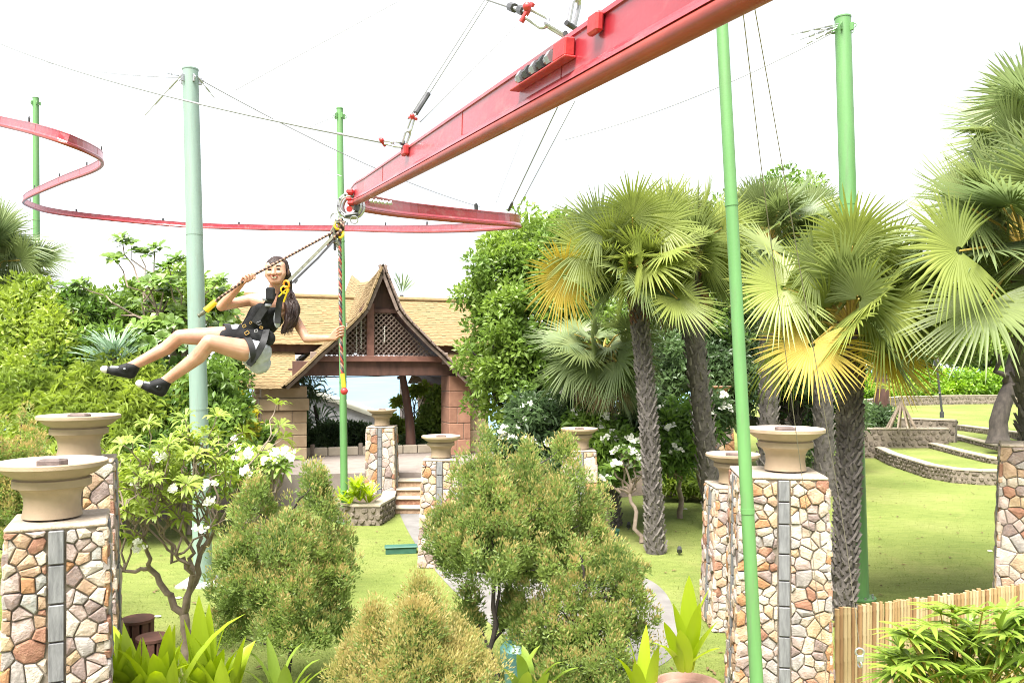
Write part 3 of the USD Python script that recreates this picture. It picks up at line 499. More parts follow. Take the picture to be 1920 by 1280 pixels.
# ------------------------------------------------------------------ stone pillars and fire bowls
def pillar(label, cx, cy, z1, w_top, w_bot, seed, cell=0.135, yaw=0.0, drop=0.22, d_ratio=1.0, tiles=True, dark=False):
    rng = np.random.default_rng(seed)
    th = Thing('stone_pillar', label, 'pillar', (cx, cy, 0))
    ca, sa = math.cos(yaw), math.sin(yaw); R = np.array([[ca, -sa, 0], [sa, ca, 0], [0, 0, 1]])
    h0, h1 = w_bot / 2 - .03, w_top / 2 - .03; o = np.array([cx, cy, 0])
    v = np.array([[-h0, -h0, -.02], [h0, -h0, -.02], [h0, h0, -.02], [-h0, h0, -.02], [-h1, -h1, z1 - .02], [h1, -h1, z1 - .02], [h1, h1, z1 - .02], [-h1, h1, z1 - .02]]) @ R.T + o
    th.part('core', (v, np.array([[0, 1, 5, 4], [1, 2, 6, 5], [2, 3, 7, 6], [3, 0, 4, 7], [4, 5, 6, 7]])), M['mortar'])
    cap = MB(); cap.box(o + (0, 0, z1 - .004), (w_top * .97, w_top * .97, .034), R, .012); th.part('top_slab', cap, STONES[0])
    n_st, rest = 0, {}
    for side in ((0, 3, 1, 2) if cx > 0 else (0, 1, 3, 2)):
        an = side * np.pi / 2; Rs = R @ np.array([[math.cos(an), -math.sin(an), 0], [math.sin(an), math.cos(an), 0], [0, 0, 1]])
        u = Rs @ np.array([1, 0, 0]); n = Rs @ np.array([0, -1, 0]); 
        def pt(x, y, d): return o + u * x + np.array([0, 0, y]) + n * (h0 + (h1 - h0) * y / z1 + d)
        H0, H1 = w_bot / 2 - .005, w_top / 2 - .005
        face = Polygon([(-H0, 0), (H0, 0), (H1, z1 - .02), (-H1, z1 - .02)])
        strip = None
        if tiles:
            sw = .11; strip = shapely.box(-sw / 2, -1, sw / 2, z1 + 1)
        cy_, cx_ = cell * .82, cell
        pts = []
        for r in range(int(z1 / cy_) + 2):
            for k in range(-6, 7):
                if rng.random() > drop: pts.append(((k + .5 * (r % 2) + rng.uniform(-.34, .34)) * cx_, (r + rng.uniform(-.30, .30)) * cy_))
        cells = shapely.voronoi_polygons(MultiPoint(pts), extend_to=face.buffer(.5)).geoms
        for c in cells:
            c = c.intersection(face)
            if strip is not None: c = c.difference(strip.buffer(.004))
            for g in getattr(c, 'geoms', [c]):
                if g.geom_type != 'Polygon': continue
                g = g.buffer(-.0095).buffer(.006, quad_segs=1).simplify(.006)
                if g.is_empty or g.geom_type != 'Polygon' or g.area < .0011: continue
                g = g.convex_hull
                xy = np.array(g.exterior.coords)[:-1]; m = len(xy); cc = xy.mean(0); d = rng.uniform(.010, .036)
                tilt = rng.uniform(-.05, .05, 2)
                ins = lambda k: cc + (xy - cc) * k
                ring = [[pt(x, y, -.012) for x, y in xy], [pt(x, y, d * .72 + (x - cc[0]) * tilt[0] + (y - cc[1]) * tilt[1]) for x, y in ins(.99)], [pt(x, y, d + rng.uniform(-.003, .003) + (x - cc[0]) * tilt[0] + (y - cc[1]) * tilt[1]) for x, y in ins(.84)], [pt(*cc, d + rng.uniform(0, .012))]]
                vv = np.vstack(ring); ff = []
                for lv in range(2):
                    for k in range(m): a, b_ = lv * m + k, lv * m + (k + 1) % m; ff += [[a, b_, b_ + m], [a, b_ + m, a + m]]
                ff += [[2 * m + k, 2 * m + (k + 1) % m, 3 * m] for k in range(m)]
                wts = np.array([.19, .13, .085, .065, .12, .17, .06, .11, .06, .01]) if not dark else np.array([.02, .1, .2, .3, .06, .05, .2, 0, .1, .06])
                mi = rng.choice(10, p=wts / wts.sum()); n_st += 1
                if n_st <= 295 and side != 2: th.part('stone', (vv, np.array(ff)), STONES[mi])
                else: rest.setdefault(mi, MB()).add(vv, np.array(ff))
        if tiles:
            zt = z1 - .02
            while zt > .25:
                hh = min(rng.uniform(.2, .3), zt); z0 = zt - hh
                a, b_ = pt(0, (zt + z0) / 2, .012 + rng.uniform(0, .008)), None
                mb = MB(); sl = math.atan2(h0 - h1, z1); Rt = np.stack([u, n, unit(np.cross(u, n)) * -1], 1)
                mb.box(a, (.10, .035, hh - .012), np.stack([u, unit(n + np.array([0, 0, math.tan(sl)])), unit(np.cross(u, unit(n + np.array([0, 0, math.tan(sl)]))))], 1), .006)
                th.part('slate_tile', mb, M['slate']); zt = z0
    for mi in sorted(rest): th.part('rear_stonework', rest[mi], STONES[mi], kind='stuff')
    return th
BOWLN = [0]
def bowl(label, c, D, seed=0, dark=False, burner='block', lean=0.0):
    """c: the middle of the pillar top"""
    s = D / .75; th = Thing('fire_bowl', label, 'fire bowl', c)
    prof = [(.0, 0), (.20, 0), (.195, .03), (.185, .10), (.192, .17), (.215, .215), (.245, .238), (.262, .242), (.262, .285), (.262, .30), (.24, .308), (.25, .318), (.30, .345), (.345, .385), (.366, .395), (.375, .402), (.375, .432), (.368, .44)]
    inner = [(.368, .44), (.352, .438), (.33, .425), (.25, .404), (.12, .396), (0, .395)]
    mb = MB().lathe([(r * s, z * s * .93) for r, z in prof], c, 48); th.part('pedestal_bowl', mb, M['bowl'] if not dark else STONES[2], 30)
    th.part('dish', MB().lathe([(r * s, z * s * .93) for r, z in inner], c, 48), M['bowlin'] if not dark else STONES[6], 40)
    if burner:
        b = MB(); z = .368 * s
        b.box(c + np.array([0, 0, z + .02 * s]), (.18 * s, .12 * s, .06 * s), bevel=.008)
        b.box(c + np.array([0, 0, z + .05 * s]), (.14 * s, .08 * s, .012 * s), bevel=.003); th.part('burner', b, M['burner'])
    return th
# the eight pillars: (x of the middle at the top, distance, y of the pillar top, width)
def pil(px, Y, pytop, wt, wb, seed, label, **k):
    z1 = EYE + (HY - pytop) * Y / FPX; x = (px - HX) * Y / FPX
    pillar(label, x, Y + wt / 2, z1, wt, wb, seed, **k); return np.array([x, Y + wt / 2, z1 + .03])
c = pil(63, 5.75, 990, .68, .745, 11, 'near left rubble pillar with a dark slate strip, cut by the bottom edge', cell=.092, yaw=.44, drop=.32)
bowl('large stone fire bowl on the near left pillar, cut by the left edge', c + (-.06, 0, 0), .77)
c = pil(113, 7.55, 868, .66, .78, 12, 'rubble pillar partly hidden behind the near left pillar', yaw=.40)
bowl('stone fire bowl with a block burner on the second left pillar', c + (.0, 0, 0), .75)
c = pil(1483, 7.55, 896, .84, .93, 13, 'wide rubble pillar at right behind the bright green pole', cell=.098, drop=.32, yaw=-.15)
bowl('large pale fire bowl on the wide right pillar', c + (.09, 0, 0), .76)
c = pil(1390, 10.6, 915, .68, .80, 14, 'rubble pillar just left of and behind the wide right pillar')
bowl('lower fire bowl half hidden by the bright green pole', c + (-.02, 0, 0), .73)
c = pil(1972, 9.6, 838, .72, .86, 15, 'rubble pillar cut by the right edge, behind the bamboo fence', yaw=-.52)
c = pil(824, 14.0, 863, .62, .78, 16, 'rubble pillar beside the path, left of the large reddish shrub', drop=.25)
bowl('pale fire bowl in front of the brown pavilion column', c, .70)
c = pil(712, 19.7, 801, .70, .80, 17, 'rubble pillar between the slim green pole and the steps', drop=.25, cell=.2)
bowl('fire bowl seen against the sea under the pavilion gable', c, .74)
c = pil(1089, 15.2, 846, .62, .74, 18, 'rubble pillar behind the top of the large reddish shrub', drop=.25, cell=.2)
bowl('dark-filled fire bowl among the white flowering bushes', c, .72)
c = pil(1466, 29.5, 768, .55, .62, 19, 'small distant sandstone pillar under the palms', drop=.3, cell=.22, tiles=False)
bowl('small distant fire bowl under the palms', c, .66)
c = pil(1352, 21.5, 752, .62, .86, 20, 'reddish brown shaded pillar between the palm trunks', drop=.2, cell=.2, tiles=False, dark=True)
bowl('brown shaded fire bowl on the reddish pillar between the palms', c, .70, dark=True, burner=None)
# ------------------------------------------------------------------ pavilion
PA = math.radians(20); PO = np.array([-3.97, 24.0, 0.0])
PR = np.array([[math.cos(PA), -math.sin(PA), 0], [math.sin(PA), math.cos(PA), 0], [0, 0, 1]])
def pv(p): return np.asarray(p, float) @ PR.T + PO          # pavilion coordinates: x right, y back, z up
pav = Thing('pavilion', 'open pavilion with tiered shingle roofs and a pointed timber gable facing the lawn', 'pavilion', PO + (0, 0, TZ))
def shingle_rows(rows, ua, ub, seed, name='roof_slope', over=0.05, jag=0.03, nseg=26, courses=None):
    """rows: points down the slope (y-z pairs as functions of u) -> overlapping courses of shingles, each course its own strip with a ragged lower edge"""
    rng = np.random.default_rng(seed); mb = MB()
    n = len(rows) - 1
    for k in range(n):
        us = np.linspace(0, 1, nseg + 1)
        top = np.array([rows[k](u) for u in us]); bot = np.array([rows[k + 1](u) for u in us])
        d = unit(bot - top); nr = unit(np.cross(bot[-1] - bot[0], d.mean(0)));  nr = nr if nr[2] > 0 else -nr
        for i in range(nseg):
            j0 = rng.uniform(0, jag); th = .020 + rng.uniform(0, .010)
            a, b_, c_, d_ = top[i], top[i + 1], bot[i + 1] + d[i + 1] * (over + j0), bot[i] + d[i] * (over + j0)
            lift = nr * th
            v = [a + nr * .004, b_ + nr * .004, c_ + lift, d_ + lift, c_ + nr * .002, d_ + nr * .002]
            mb.add(pv(v), [[0, 1, 2], [0, 2, 3], [3, 2, 4], [3, 4, 5]])
    pav.part(name, mb, M['shingle'])
def lerp(a, b): a, b = np.asarray(a, float), np.asarray(b, float); return lambda t: a + (b - a) * t
def slope(p0, p1, q0, q1, n, seed, name, curve=0.0, nseg=26):
    """a roof plane with top edge p0-p1 and bottom edge q0-q1"""
    top, bot = lerp(p0, p1), lerp(q0, q1); rows = []
    for k in range(n + 1):
        t = k / n
        rows.append(lambda u, t=t: top(u) * (1 - t) + bot(u) * t - np.array([0, 0, curve * 4 * t * (1 - t)]))
    shingle_rows(rows, 0, 1, seed, name, nseg=nseg)
RZ, RY = 5.86, 3.4
XL, XR = -5.1, 5.2
for s, (xa, xb) in enumerate(((XL, -.1), (.1, XR))):
    e = -1 if s == 0 else 1; out = xa if s == 0 else xb; inn = xb if s == 0 else xa
    o1 = out + e * -.35
    # ridge tips rise a little
    slope((min(out, inn), RY, RZ), (max(out, inn), RY, RZ), (min(out - e * .5, inn), 1.6, 4.26), (max(out - e * .5, inn), 1.6, 4.26), 26, 10 + s, 'upper_roof_slope', .12, 34)
    slope((max(out, inn), RY, RZ), (min(out, inn), RY, RZ), (max(out - e * .5, inn), 5.2, 4.26), (min(out - e * .5, inn), 5.2, 4.26), 26, 12 + s, 'upper_roof_slope', .12, 34)
    inn_, inn = inn, e * 2.35
    slope((min(out - e * .55, inn), 1.85, 4.02), (max(out - e * .55, inn), 1.85, 4.02), (min(out - e * .1, inn), 0.05, 2.92), (max(out - e * .1, inn), 0.05, 2.92), 21, 14 + s, 'lower_roof_slope', .10, 34)
    slope((max(out - e * .55, inn), 4.95, 4.02), (min(out - e * .55, inn), 4.95, 4.02), (max(out - e * .1, inn), 6.75, 2.92), (min(out - e * .1, inn), 6.75, 2.92), 21, 16 + s, 'lower_roof_slope', .10, 34)
    inn = inn_
    # dark boards between the tiers, gable boards, ridge cap
    b = MB(); b.box(pv(((out - e * .6 + inn) / 2, 1.86, 4.16)), (abs(out - e * .6 - inn), .05, .36), PR); pav.part('clerestory_board', b, M['darkwood'])
    b = MB(); b.box(pv(((out - e * .6 + inn) / 2, 4.94, 4.16)), (abs(out - e * .6 - inn), .05, .36), PR); pav.part('clerestory_board', b, M['darkwood'])
    b = MB(); b.tube([pv((inn, RY, RZ + .03)), pv((out - e * 1.2, RY, RZ + .03)), pv((out, RY, RZ + .08)), pv((out + e * .25, RY, RZ + .30))], [.09, .09, .08, .03], 8); pav.part('ridge_cap', b, M['shingle'])
    g = [(out - e * .15, RY, RZ - .05), (out - e * .6, 1.75, 4.2), (out - e * .6, 5.05, 4.2)]
    mb = MB(); gv = np.vstack([pv(np.array(g)), pv(np.array(g) - np.array([e * .06, 0, 0]))]); mb.add(gv, [[0, 1, 2], [3, 5, 4]]); pav.part('end_gable', mb, M['shingle'])
    mb = MB(); g2 = np.array([(out - e * .6, 1.9, 4.0), (out - e * .3, .2, 2.95), (out - e * .3, 6.6, 2.95), (out - e * .6, 4.9, 4.0)]); mb.add(pv(g2), [[0, 1, 2, 3]]); pav.part('end_gable', mb, M['darkwood'])
# the front gable: a steep roof that sweeps out, its ridge sagging between two peaks
prof = [(0, 0), (.27, .66), (.55, 1.32), (.85, 1.65), (1.15, 1.93), (1.5, 2.26), (1.86, 2.57), (2.3, 3.02), (2.82, 3.50)]
def ridge_z(y): return float(np.interp(y, [-.45, .8, 2.0, 3.6, 5.6], [6.60, 6.42, 6.32, 6.45, 6.92]))
pw, pz = np.array([p[0] for p in prof]), np.array([p[1] for p in prof])
sarc = np.concatenate([[0], np.cumsum(np.hypot(np.diff(pw), np.diff(pz)))])
YF, YB = -.45, 5.6
for e in (-1, 1):
    ncourse = 52; rows = []
    for k in range(ncourse + 1):
        s_ = sarc[-1] * k / ncourse; w, z = np.interp(s_, sarc, pw), np.interp(s_, sarc, pz)
        def row(u, w=w, z=z, e=e):
            y = YF + (YB - YF) * u; 
            return np.array([e * w, y, ridge_z(y) - z * (ridge_z(y) - 3.0) / (6.6 - 3.0) if False else ridge_z(y) - z - (ridge_z(y) - 6.5) * min(1, z / 2.5)])
        rows.append(row)
    if e == 1: rows = [(lambda u, r=r: r(1 - u)) for r in rows]
    shingle_rows(rows, 0, 1, 30 + e, 'gable_roof_slope', nseg=40)
    # verge: ragged shingle ends and the barge board below them
    pts = [pv((e * w, YF - .02, 6.60 - z - .1 * min(1, z / 2.5) )) for w, z in zip(np.interp(np.linspace(0, sarc[-1], 24), sarc, pw), np.interp(np.linspace(0, sarc[-1], 24), sarc, pz))]
    mb, rg = MB(), np.random.default_rng(40 + e)
    pa = np.array(pts); tg = unit(np.gradient(pa, axis=0))
    for k in range(2, len(pa) * 2 - 2):
        q = np.array([np.interp(k / 2, np.arange(len(pa)), pa[:, c_]) for c_ in range(3)]); tq = tg[min(k // 2, len(tg) - 1)]
        fw = PR @ np.array([0, -1, 0]); nn = unit(np.cross(tq, fw)); Rm = np.stack([tq, fw, np.cross(tq, fw)], 1)
        mb.box(q + fw * rg.uniform(-.02, .05), (.14 + rg.uniform(0, .05), .14, .055), Rm)
    pav.part('verge_shingles', mb, M['shingle'] if e == -1 else M['greywood'])
    for nm, dz, wd, mat_, off in (('barge_board', .10, .12, 'greywood', .0),):
        mb = MB()
        for k in range(len(pa) - 1):
            a, b_ = pa[k] + (0, 0, 0), pa[k + 1]; tq = unit(b_ - a); fw = PR @ np.array([0, -1, 0]); dn = np.cross(tq, fw); dn = dn if dn[2] < 0 else -dn
            v = [a + dn * (dz - .04), b_ + dn * (dz - .04), b_ + dn * (dz - .07 + wd), a + dn * (dz - .07 + wd)]
            v = np.array([x - fw * (.03 + off) for x in v] + [x - fw * (.09 + off) for x in v])
            mb.add(v, [[0, 1, 2, 3], [7, 6, 5, 4], [0, 4, 5, 1], [3, 2, 6, 7]])
        pav.part(nm, mb, M[mat_])
# gable front: king post, beams, lattice in two panels, hanging white garlands
def wbeam(a, b_, w, d, mat, name):
    a, b_ = np.asarray(a, float), np.asarray(b_, float); t = unit(b_ - a); fw = np.array([0, -1.0, 0]); fw = unit(fw - t * (fw @ t)) if abs(t[1]) < .99 else np.array([1.0, 0, 0]); R_ = np.stack([t, fw, np.cross(t, fw)], 1)
    mb = MB(); mb.box(pv((a + b_) / 2), (np.linalg.norm(b_ - a), d, w), PR @ R_, .012); pav.part(name, mb, M[mat])
ZB = 3.78
wbeam((-1.98, -.05, ZB), (1.98, -.05, ZB), .17, .16, 'redwood', 'tie_beam')
wbeam((-2.55, .12, 3.49), (2.55, .12, 3.49), .43, .24, 'darkwood', 'lintel_beam')
wbeam((0 - .30, 0, ZB + .05), (0 - .30, 0, 5.45), .22, .12, 'redwood', 'king_post')
for xx in (-1.98, 1.98): wbeam((xx, -.1, 3.62), (xx, -.1, 3.98), .17, .14, 'greywood', 'beam_end')
wbeam((-.62, .02, 5.22), (.62, .02, 5.22), .12, .10, 'darkwood', 'collar_beam')
mb = MB(); mb.add(pv([(-.62, .1, 5.2), (.62, .1, 5.2), (0, .1, 6.3)]), [[0, 1, 2]]); pav.part('gable_board', mb, M['darkwood'])
def wmax(z): return float(np.interp(6.5 - z, pz, pw)) - .22
for k, c0 in enumerate(np.arange(-5.0, 5.0, .155)):
    for sg in (1, -1):
        # slat x = c0 + sg * (z - ZB), kept under the roof line and above the beam
        zz = np.linspace(ZB + .05, 5.2, 80); xx = c0 + sg * (zz - ZB); ok = abs(xx) < np.array([wmax(z) for z in zz])
        if ok.sum() < 3: continue
        idx = np.where(ok)[0]; a, b_ = idx[0], idx[-1]
        mb = MB(); y_ = .03 if sg > 0 else .055; A, B = np.array([xx[a], y_, zz[a]]), np.array([xx[b_], y_, zz[b_]]); t = unit(B - A); R_ = np.stack([t, np.array([0, -1.0, 0]), np.cross(t, [0, -1.0, 0])], 1)
        mb.box(pv((A + B) / 2), (np.linalg.norm(B - A), .02, .032), PR @ R_); pav.part('lattice_slat', mb, M['greywood'])
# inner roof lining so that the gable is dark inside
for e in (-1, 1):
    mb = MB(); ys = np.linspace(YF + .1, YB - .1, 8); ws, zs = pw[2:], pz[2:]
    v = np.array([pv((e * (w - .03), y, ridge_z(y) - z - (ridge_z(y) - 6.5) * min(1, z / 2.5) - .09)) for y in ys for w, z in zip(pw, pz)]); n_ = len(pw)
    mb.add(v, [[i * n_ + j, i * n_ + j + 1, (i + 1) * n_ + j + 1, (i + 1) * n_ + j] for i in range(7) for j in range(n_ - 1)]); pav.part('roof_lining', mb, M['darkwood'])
for k, (xx, z0, z1) in enumerate([(-1.02, 4.25, 4.85), (-.72, 4.0, 4.95), (-.58, 4.1, 5.05), (.12, 4.3, 4.75), (-1.2, 4.1, 4.5)]):
    g_ = Thing('light_garland', ['short white bead garland hanging left of the king post, second from the left', 'long white bead garland in the middle of the left lattice', 'longest white bead garland beside the king post', 'single white bead garland on the right lattice of the gable', 'leftmost white bead garland near the left rake of the gable'][k], 'garland', pv((xx, -.06, z1)))
    mb = MB(); rg = np.random.default_rng(k)
    for z in np.arange(z0, z1, .055): mb.ball(pv((xx + rg.uniform(-.012, .012), -.05, z)), .021, 1)
    g_.part('beads', mb, M['petal']); g_.part('string', MB().tube([pv((xx, -.05, z0)), pv((xx, -.05, z1 + .2))], .004, 5), M['darkwood'])
# stone columns of coursed blocks
def block_column(x0, x1, y0, y1, z0, z1, mats, rows, seed, capital=True):
    rg = np.random.default_rng(seed); zs = np.linspace(z0, z1, rows + 1)
    b = MB(); b.box(pv(((x0 + x1) / 2, (y0 + y1) / 2, (z0 + z1) / 2)), (x1 - x0 - .04, y1 - y0 - .04, z1 - z0), PR); pav.part('column_core', b, M['mortar'])
    for k in range(rows):
        cut = x0 + (x1 - x0) * (.38 + .3 * (k % 2)); wide = .06 if (capital and k == rows - 2) else 0
        for a, b_ in (((x0 - wide, cut), (cut, x1 + wide)) if k != rows - 1 else ((x0, x1),)):
            mb = MB(); mb.box(pv(((a + b_) / 2, (y0 + y1) / 2 - wide / 2, (zs[k] + zs[k + 1]) / 2)), (b_ - a - .012, y1 - y0 + wide, zs[k + 1] - zs[k] - .014), PR, .018)
            pav.part('stone_block', mb, mats[rg.integers(len(mats))])
block_column(-3.42, -2.12, .25, 1.3, TZ, 2.98, M['sandstone'], 6, 1)
block_column(2.80, 3.55, .35, 1.3, TZ, 2.98, M['sandstone'], 6, 2)
block_column(2.12, 2.82, -.1, .9, TZ, 3.27, [M['brownstone']], 5, 3, False)
block_column(-3.42, -2.4, 5.2, 6.2, TZ, 2.98, M['sandstone'], 6, 4)
block_column(2.6, 3.55, 5.2, 6.2, TZ, 2.98, M['sandstone'], 6, 5)
wbeam((-2.5, 1.0, 3.35), (-2.5, 5.6, 3.35), .3, .2, 'darkwood', 'side_beam'); wbeam((2.5, 1.0, 3.35), (2.5, 5.6, 3.35), .3, .2, 'darkwood', 'side_beam')
wbeam((-2.55, 5.6, 3.45), (2.55, 5.6, 3.45), .36, .2, 'darkwood', 'rear_beam')
# leaning timber post seen inside the opening
tp = Thing('timber_post', 'dark brown slightly curved post inside the pavilion opening, right of centre', 'post', P(770, 838, 25.6))
tp.part('shaft', MB().tube(catmull([P(771, 842, 25.6), P(768, 790, 25.6), P(760, 735, 25.6), P(752, 690, 25.6)], 5), np.linspace(.17, .10, 16), 10), M['darkwood'], 40)
b = MB(); b.box(P(752, 698, 25.6), (.42, .16, .12), bevel=.02); b.box(P(752, 708, 25.6), (.24, .15, .10), bevel=.02); tp.part('bracket', b, M['darkwood'])
tp = Thing('curtain_rail', 'thin dark pipe with small hangers just under the pavilion lintel', 'rail', P(690, 706, 24.9))
tp.part('pipe', MB().tube([P(545, 708, 24.6), P(700, 705, 25.0), P(835, 701, 25.4)], .018, 6), M['darksteel'])
for xx in (612, 694, 776): tp.part('hanger', MB().tube([P(xx, 706, 24.95), P(xx, 693, 24.95)], .014, 5), M['darksteel'])
# low kerb in front of the planting
kb = Thing('terrace_kerb', 'low pale stone kerb along the back of the terrace under the gable', 'kerb', (-4.5, 24.8, TZ))
a, b_ = G(556, 856, TZ), G(862, 846, TZ)
for k in range(11):
    q0, q1 = a + (b_ - a) * (k / 11 + .002), a + (b_ - a) * ((k + 1) / 11 - .002); t = unit(q1 - q0); mb = MB()
    mb.box((q0 + q1) / 2 + (0, 0, .13), (np.linalg.norm(q1 - q0), .2, .26), np.stack([t, np.cross([0, 0, 1], t), [0, 0, 1]], 1), .02); kb.part('kerb_stone', mb, M['coping'])
for k in (1, 4): mb = MB(); mb.box(a + (b_ - a) * (k / 10.5) + (0, -.05, .18), (.12, .16, .38), bevel=.02); kb.part('post', mb, M['mortar'])
rl = Thing('sloping_wall', 'pale curved sloping wall top seen against the sea under the gable', 'wall', P(650, 760, 34))
mb = MB(); pts = catmull([P(570, 728, 33), P(600, 740, 34), P(650, 756, 35), P(700, 773, 36), P(730, 778, 37)], 6)
mb.tube(pts, np.linspace(.12, .2, len(pts)), 10); rl.part('coping', mb, M['petal'], 40)
pts2 = np.vstack([pts, pts[::-1] * (1, 1, 0) + (0, .3, -1.5)]); n_ = len(pts); v = np.vstack([pts + (0, .1, -.05), pts * (1, 1, 0) + (0, .1, -1.5)]); rl.part('wall_face', (v, np.array([[i, i + 1, n_ + i + 1, n_ + i] for i in range(n_ - 1)])), M['concrete'])
# ------------------------------------------------------------------ leaves
def leaf_faces(p, D, S, N, L, W, fold=.15, droop=.0, n=None):
    """diamond leaves: base p, direction D, side S, normal N; one kite of two folded triangles pairs each"""
    L = np.broadcast_to(L, (len(p),))[:, None]; W = np.broadcast_to(W, (len(p),))[:, None]
    mid = p + D * L * .48; tip = p + D * L - np.array([0, 0, 1.0]) * L * droop
    a = mid + S * W * .5 + N * W * fold; b = mid - S * W * .5 + N * W * fold
    v = np.stack([p, a, tip, b], 1).reshape(-1, 3); k = np.arange(len(p))[:, None] * 4
    f = np.concatenate([k + [0, 1, 2], k + [0, 2, 3]], 1).reshape(-1, 3); return v, f
def basis(D, rng, N0=None):
    r = rng.normal(size=D.shape) if N0 is None else N0 + rng.normal(size=D.shape) * .35
    S = unit(np.cross(D, r)); return S, np.cross(S, D)
def cloud(rng, clumps, per, L, W, out=.7, up=.35, rnd=.6, droop=.1, flat=.75, keep=None):
    """leaves in clumps [(centre, radius)]: mostly near each clump's surface, facing outwards"""
    C = np.array([c for c, r in clumps]); R = np.array([r for c, r in clumps]); n = len(C) * per
    i = np.repeat(np.arange(len(C)), per); d = unit(rng.normal(size=(n, 3)))
    rr = R[i] * rng.uniform(.25, 1.0, n) ** .45
    p = C[i] + d * rr[:, None] * np.array([1, 1, flat])
    if keep is not None: k = keep(p); p, d, i = p[k], d[k], i[k]; n = len(p)
    D = unit(d * out + np.array([0, 0, up]) + rng.normal(size=(n, 3)) * rnd)
    S, N = basis(D, rng, d + np.array([0, 0, .5]))
    return leaf_faces(p, D, S, N, L * rng.uniform(.65, 1.25, n), W * rng.uniform(.7, 1.25, n), droop=droop)
def blob_clumps(rng, blobs, n, r, shell=.55, zmin=None):
    """clump centres spread through ellipsoid blobs [(centre, (rx, ry, rz))] with an uneven outline"""
    vol = np.array([b[1][0] * b[1][1] * b[1][2] for b in blobs]) ** .67; cnt = np.maximum(1, (n * vol / vol.sum())).astype(int); out = []
    for (c, rad), k in zip(blobs, cnt):
        d = unit(rng.normal(size=(k, 3))); q = rng.uniform(shell, 1, k) * (0.82 + .36 * meshkit.noise(d * 2.3 + c, 5))
        for x, qq in zip(d, q):
            p = np.asarray(c) + x * qq * np.asarray(rad)
            if zmin is None or p[2] > zmin: out.append((p, r * rng.uniform(.65, 1.3)))
    return out
def rosettes(rng, tips, n, L, W, up=.25, droop=.25, rows=1):
    """whorls of long leaves at the ends of twigs: tips = [(point, axis)]"""
    V, F, k0 = [], [], 0
    for p, ax in tips:
        ax = unit(ax); m = n + rng.integers(-2, 3); an = np.arange(m) * 2.4 + rng.uniform(0, 6); e1 = unit(np.cross(ax, [.3, .5, .8])); e2 = np.cross(ax, e1)
        D = unit(np.cos(an)[:, None] * e1 + np.sin(an)[:, None] * e2 + ax * (up + rng.uniform(-.3, .6, m))[:, None])
        S = unit(np.cross(D, ax)); N = np.cross(S, D); N = N * np.sign((N @ ax))[:, None]
        l = L * rng.uniform(.7, 1.2, m); w = W * rng.uniform(.8, 1.2, m); b = np.asarray(p) + D * l[:, None] * .08
        m1 = b + D * l[:, None] * .4; m2 = b + D * l[:, None] * .75 - np.array([0, 0, 1]) * l[:, None] * droop * .3; tip = b + D * l[:, None] - np.array([0, 0, 1]) * l[:, None] * droop
        v = np.stack([b, m1 + S * w[:, None] * .4 + N * w[:, None] * .12, m1 - S * w[:, None] * .4 + N * w[:, None] * .12, m2 + S * w[:, None] * .5 + N * w[:, None] * .12, m2 - S * w[:, None] * .5 + N * w[:, None] * .12, tip], 1).reshape(-1, 3)
        q = np.arange(m)[:, None] * 6; f = np.concatenate([q + [0, 1, 2], q + [1, 3, 4], q + [1, 4, 2], q + [3, 5, 4]], 1).reshape(-1, 3)
        V.append(v); F.append(f + k0); k0 += len(v)
    return np.vstack(V), np.vstack(F)
def limb(rng, a, b, r0, r1, wob=.08, n=7):
    a, b = np.asarray(a, float), np.asarray(b, float); t = np.linspace(0, 1, n)[:, None]; L = np.linalg.norm(b - a)
    p = a + (b - a) * t + rng.normal(size=(n, 3)) * wob * L * np.sin(np.pi * t); return p, np.linspace(r0, r1, n)
def branches(rng, base, targets, r0, fork=None):
    """trunk from base to a fork, limbs on to the targets"""
    mb = MB(); base = np.asarray(base, float); T = np.array(targets); fork = base + (T.mean(0) - base) * .45 if fork is None else np.asarray(fork, float)
    p, r = limb(rng, base, fork, r0, r0 * .75, .03); mb.tube(p, r, 9)
    for q in T:
        p, r = limb(rng, fork, q, r0 * .55, r0 * .12, .07); mb.tube(p, r, 6)
    return mb
def tree(name, label, cat, base, blobs, mat, n_clump, r_clump, per, L, W, seed, r0=.12, trunk='bark', group=None, extra=None, loc=None, shell=.5, flat=.75, out=.7, up=.35, droop=.1, rnd=.6, zmin=None, fork=None):
    rng = np.random.default_rng(seed); th = Thing(name, label, cat, base, group)
    cl = blob_clumps(rng, blobs, n_clump, r_clump, shell, zmin)
    th.part('foliage', cloud(rng, cl, per, L, W, out=out, up=up, droop=droop, flat=flat, rnd=rnd), M[mat], kind='stuff')
    if r0:
        k = rng.permutation(len(cl))[:26]; th.part('trunk' if cat == 'tree' else 'stems', branches(rng, base, [cl[i][0] for i in k], r0, fork), M[trunk], 50)
    return th, rng, cl
def pxblobs(items, depth=1.0):
    """(px, py, Y, half width px, half height px[, half depth m])"""
    out = []
    for it in items:
        px, py, Y, a, b = it[:5]; m = Y / FPX; out.append((P(px, py, Y), (a * m, it[5] if len(it) > 5 else a * m * depth, b * m)))
    return out

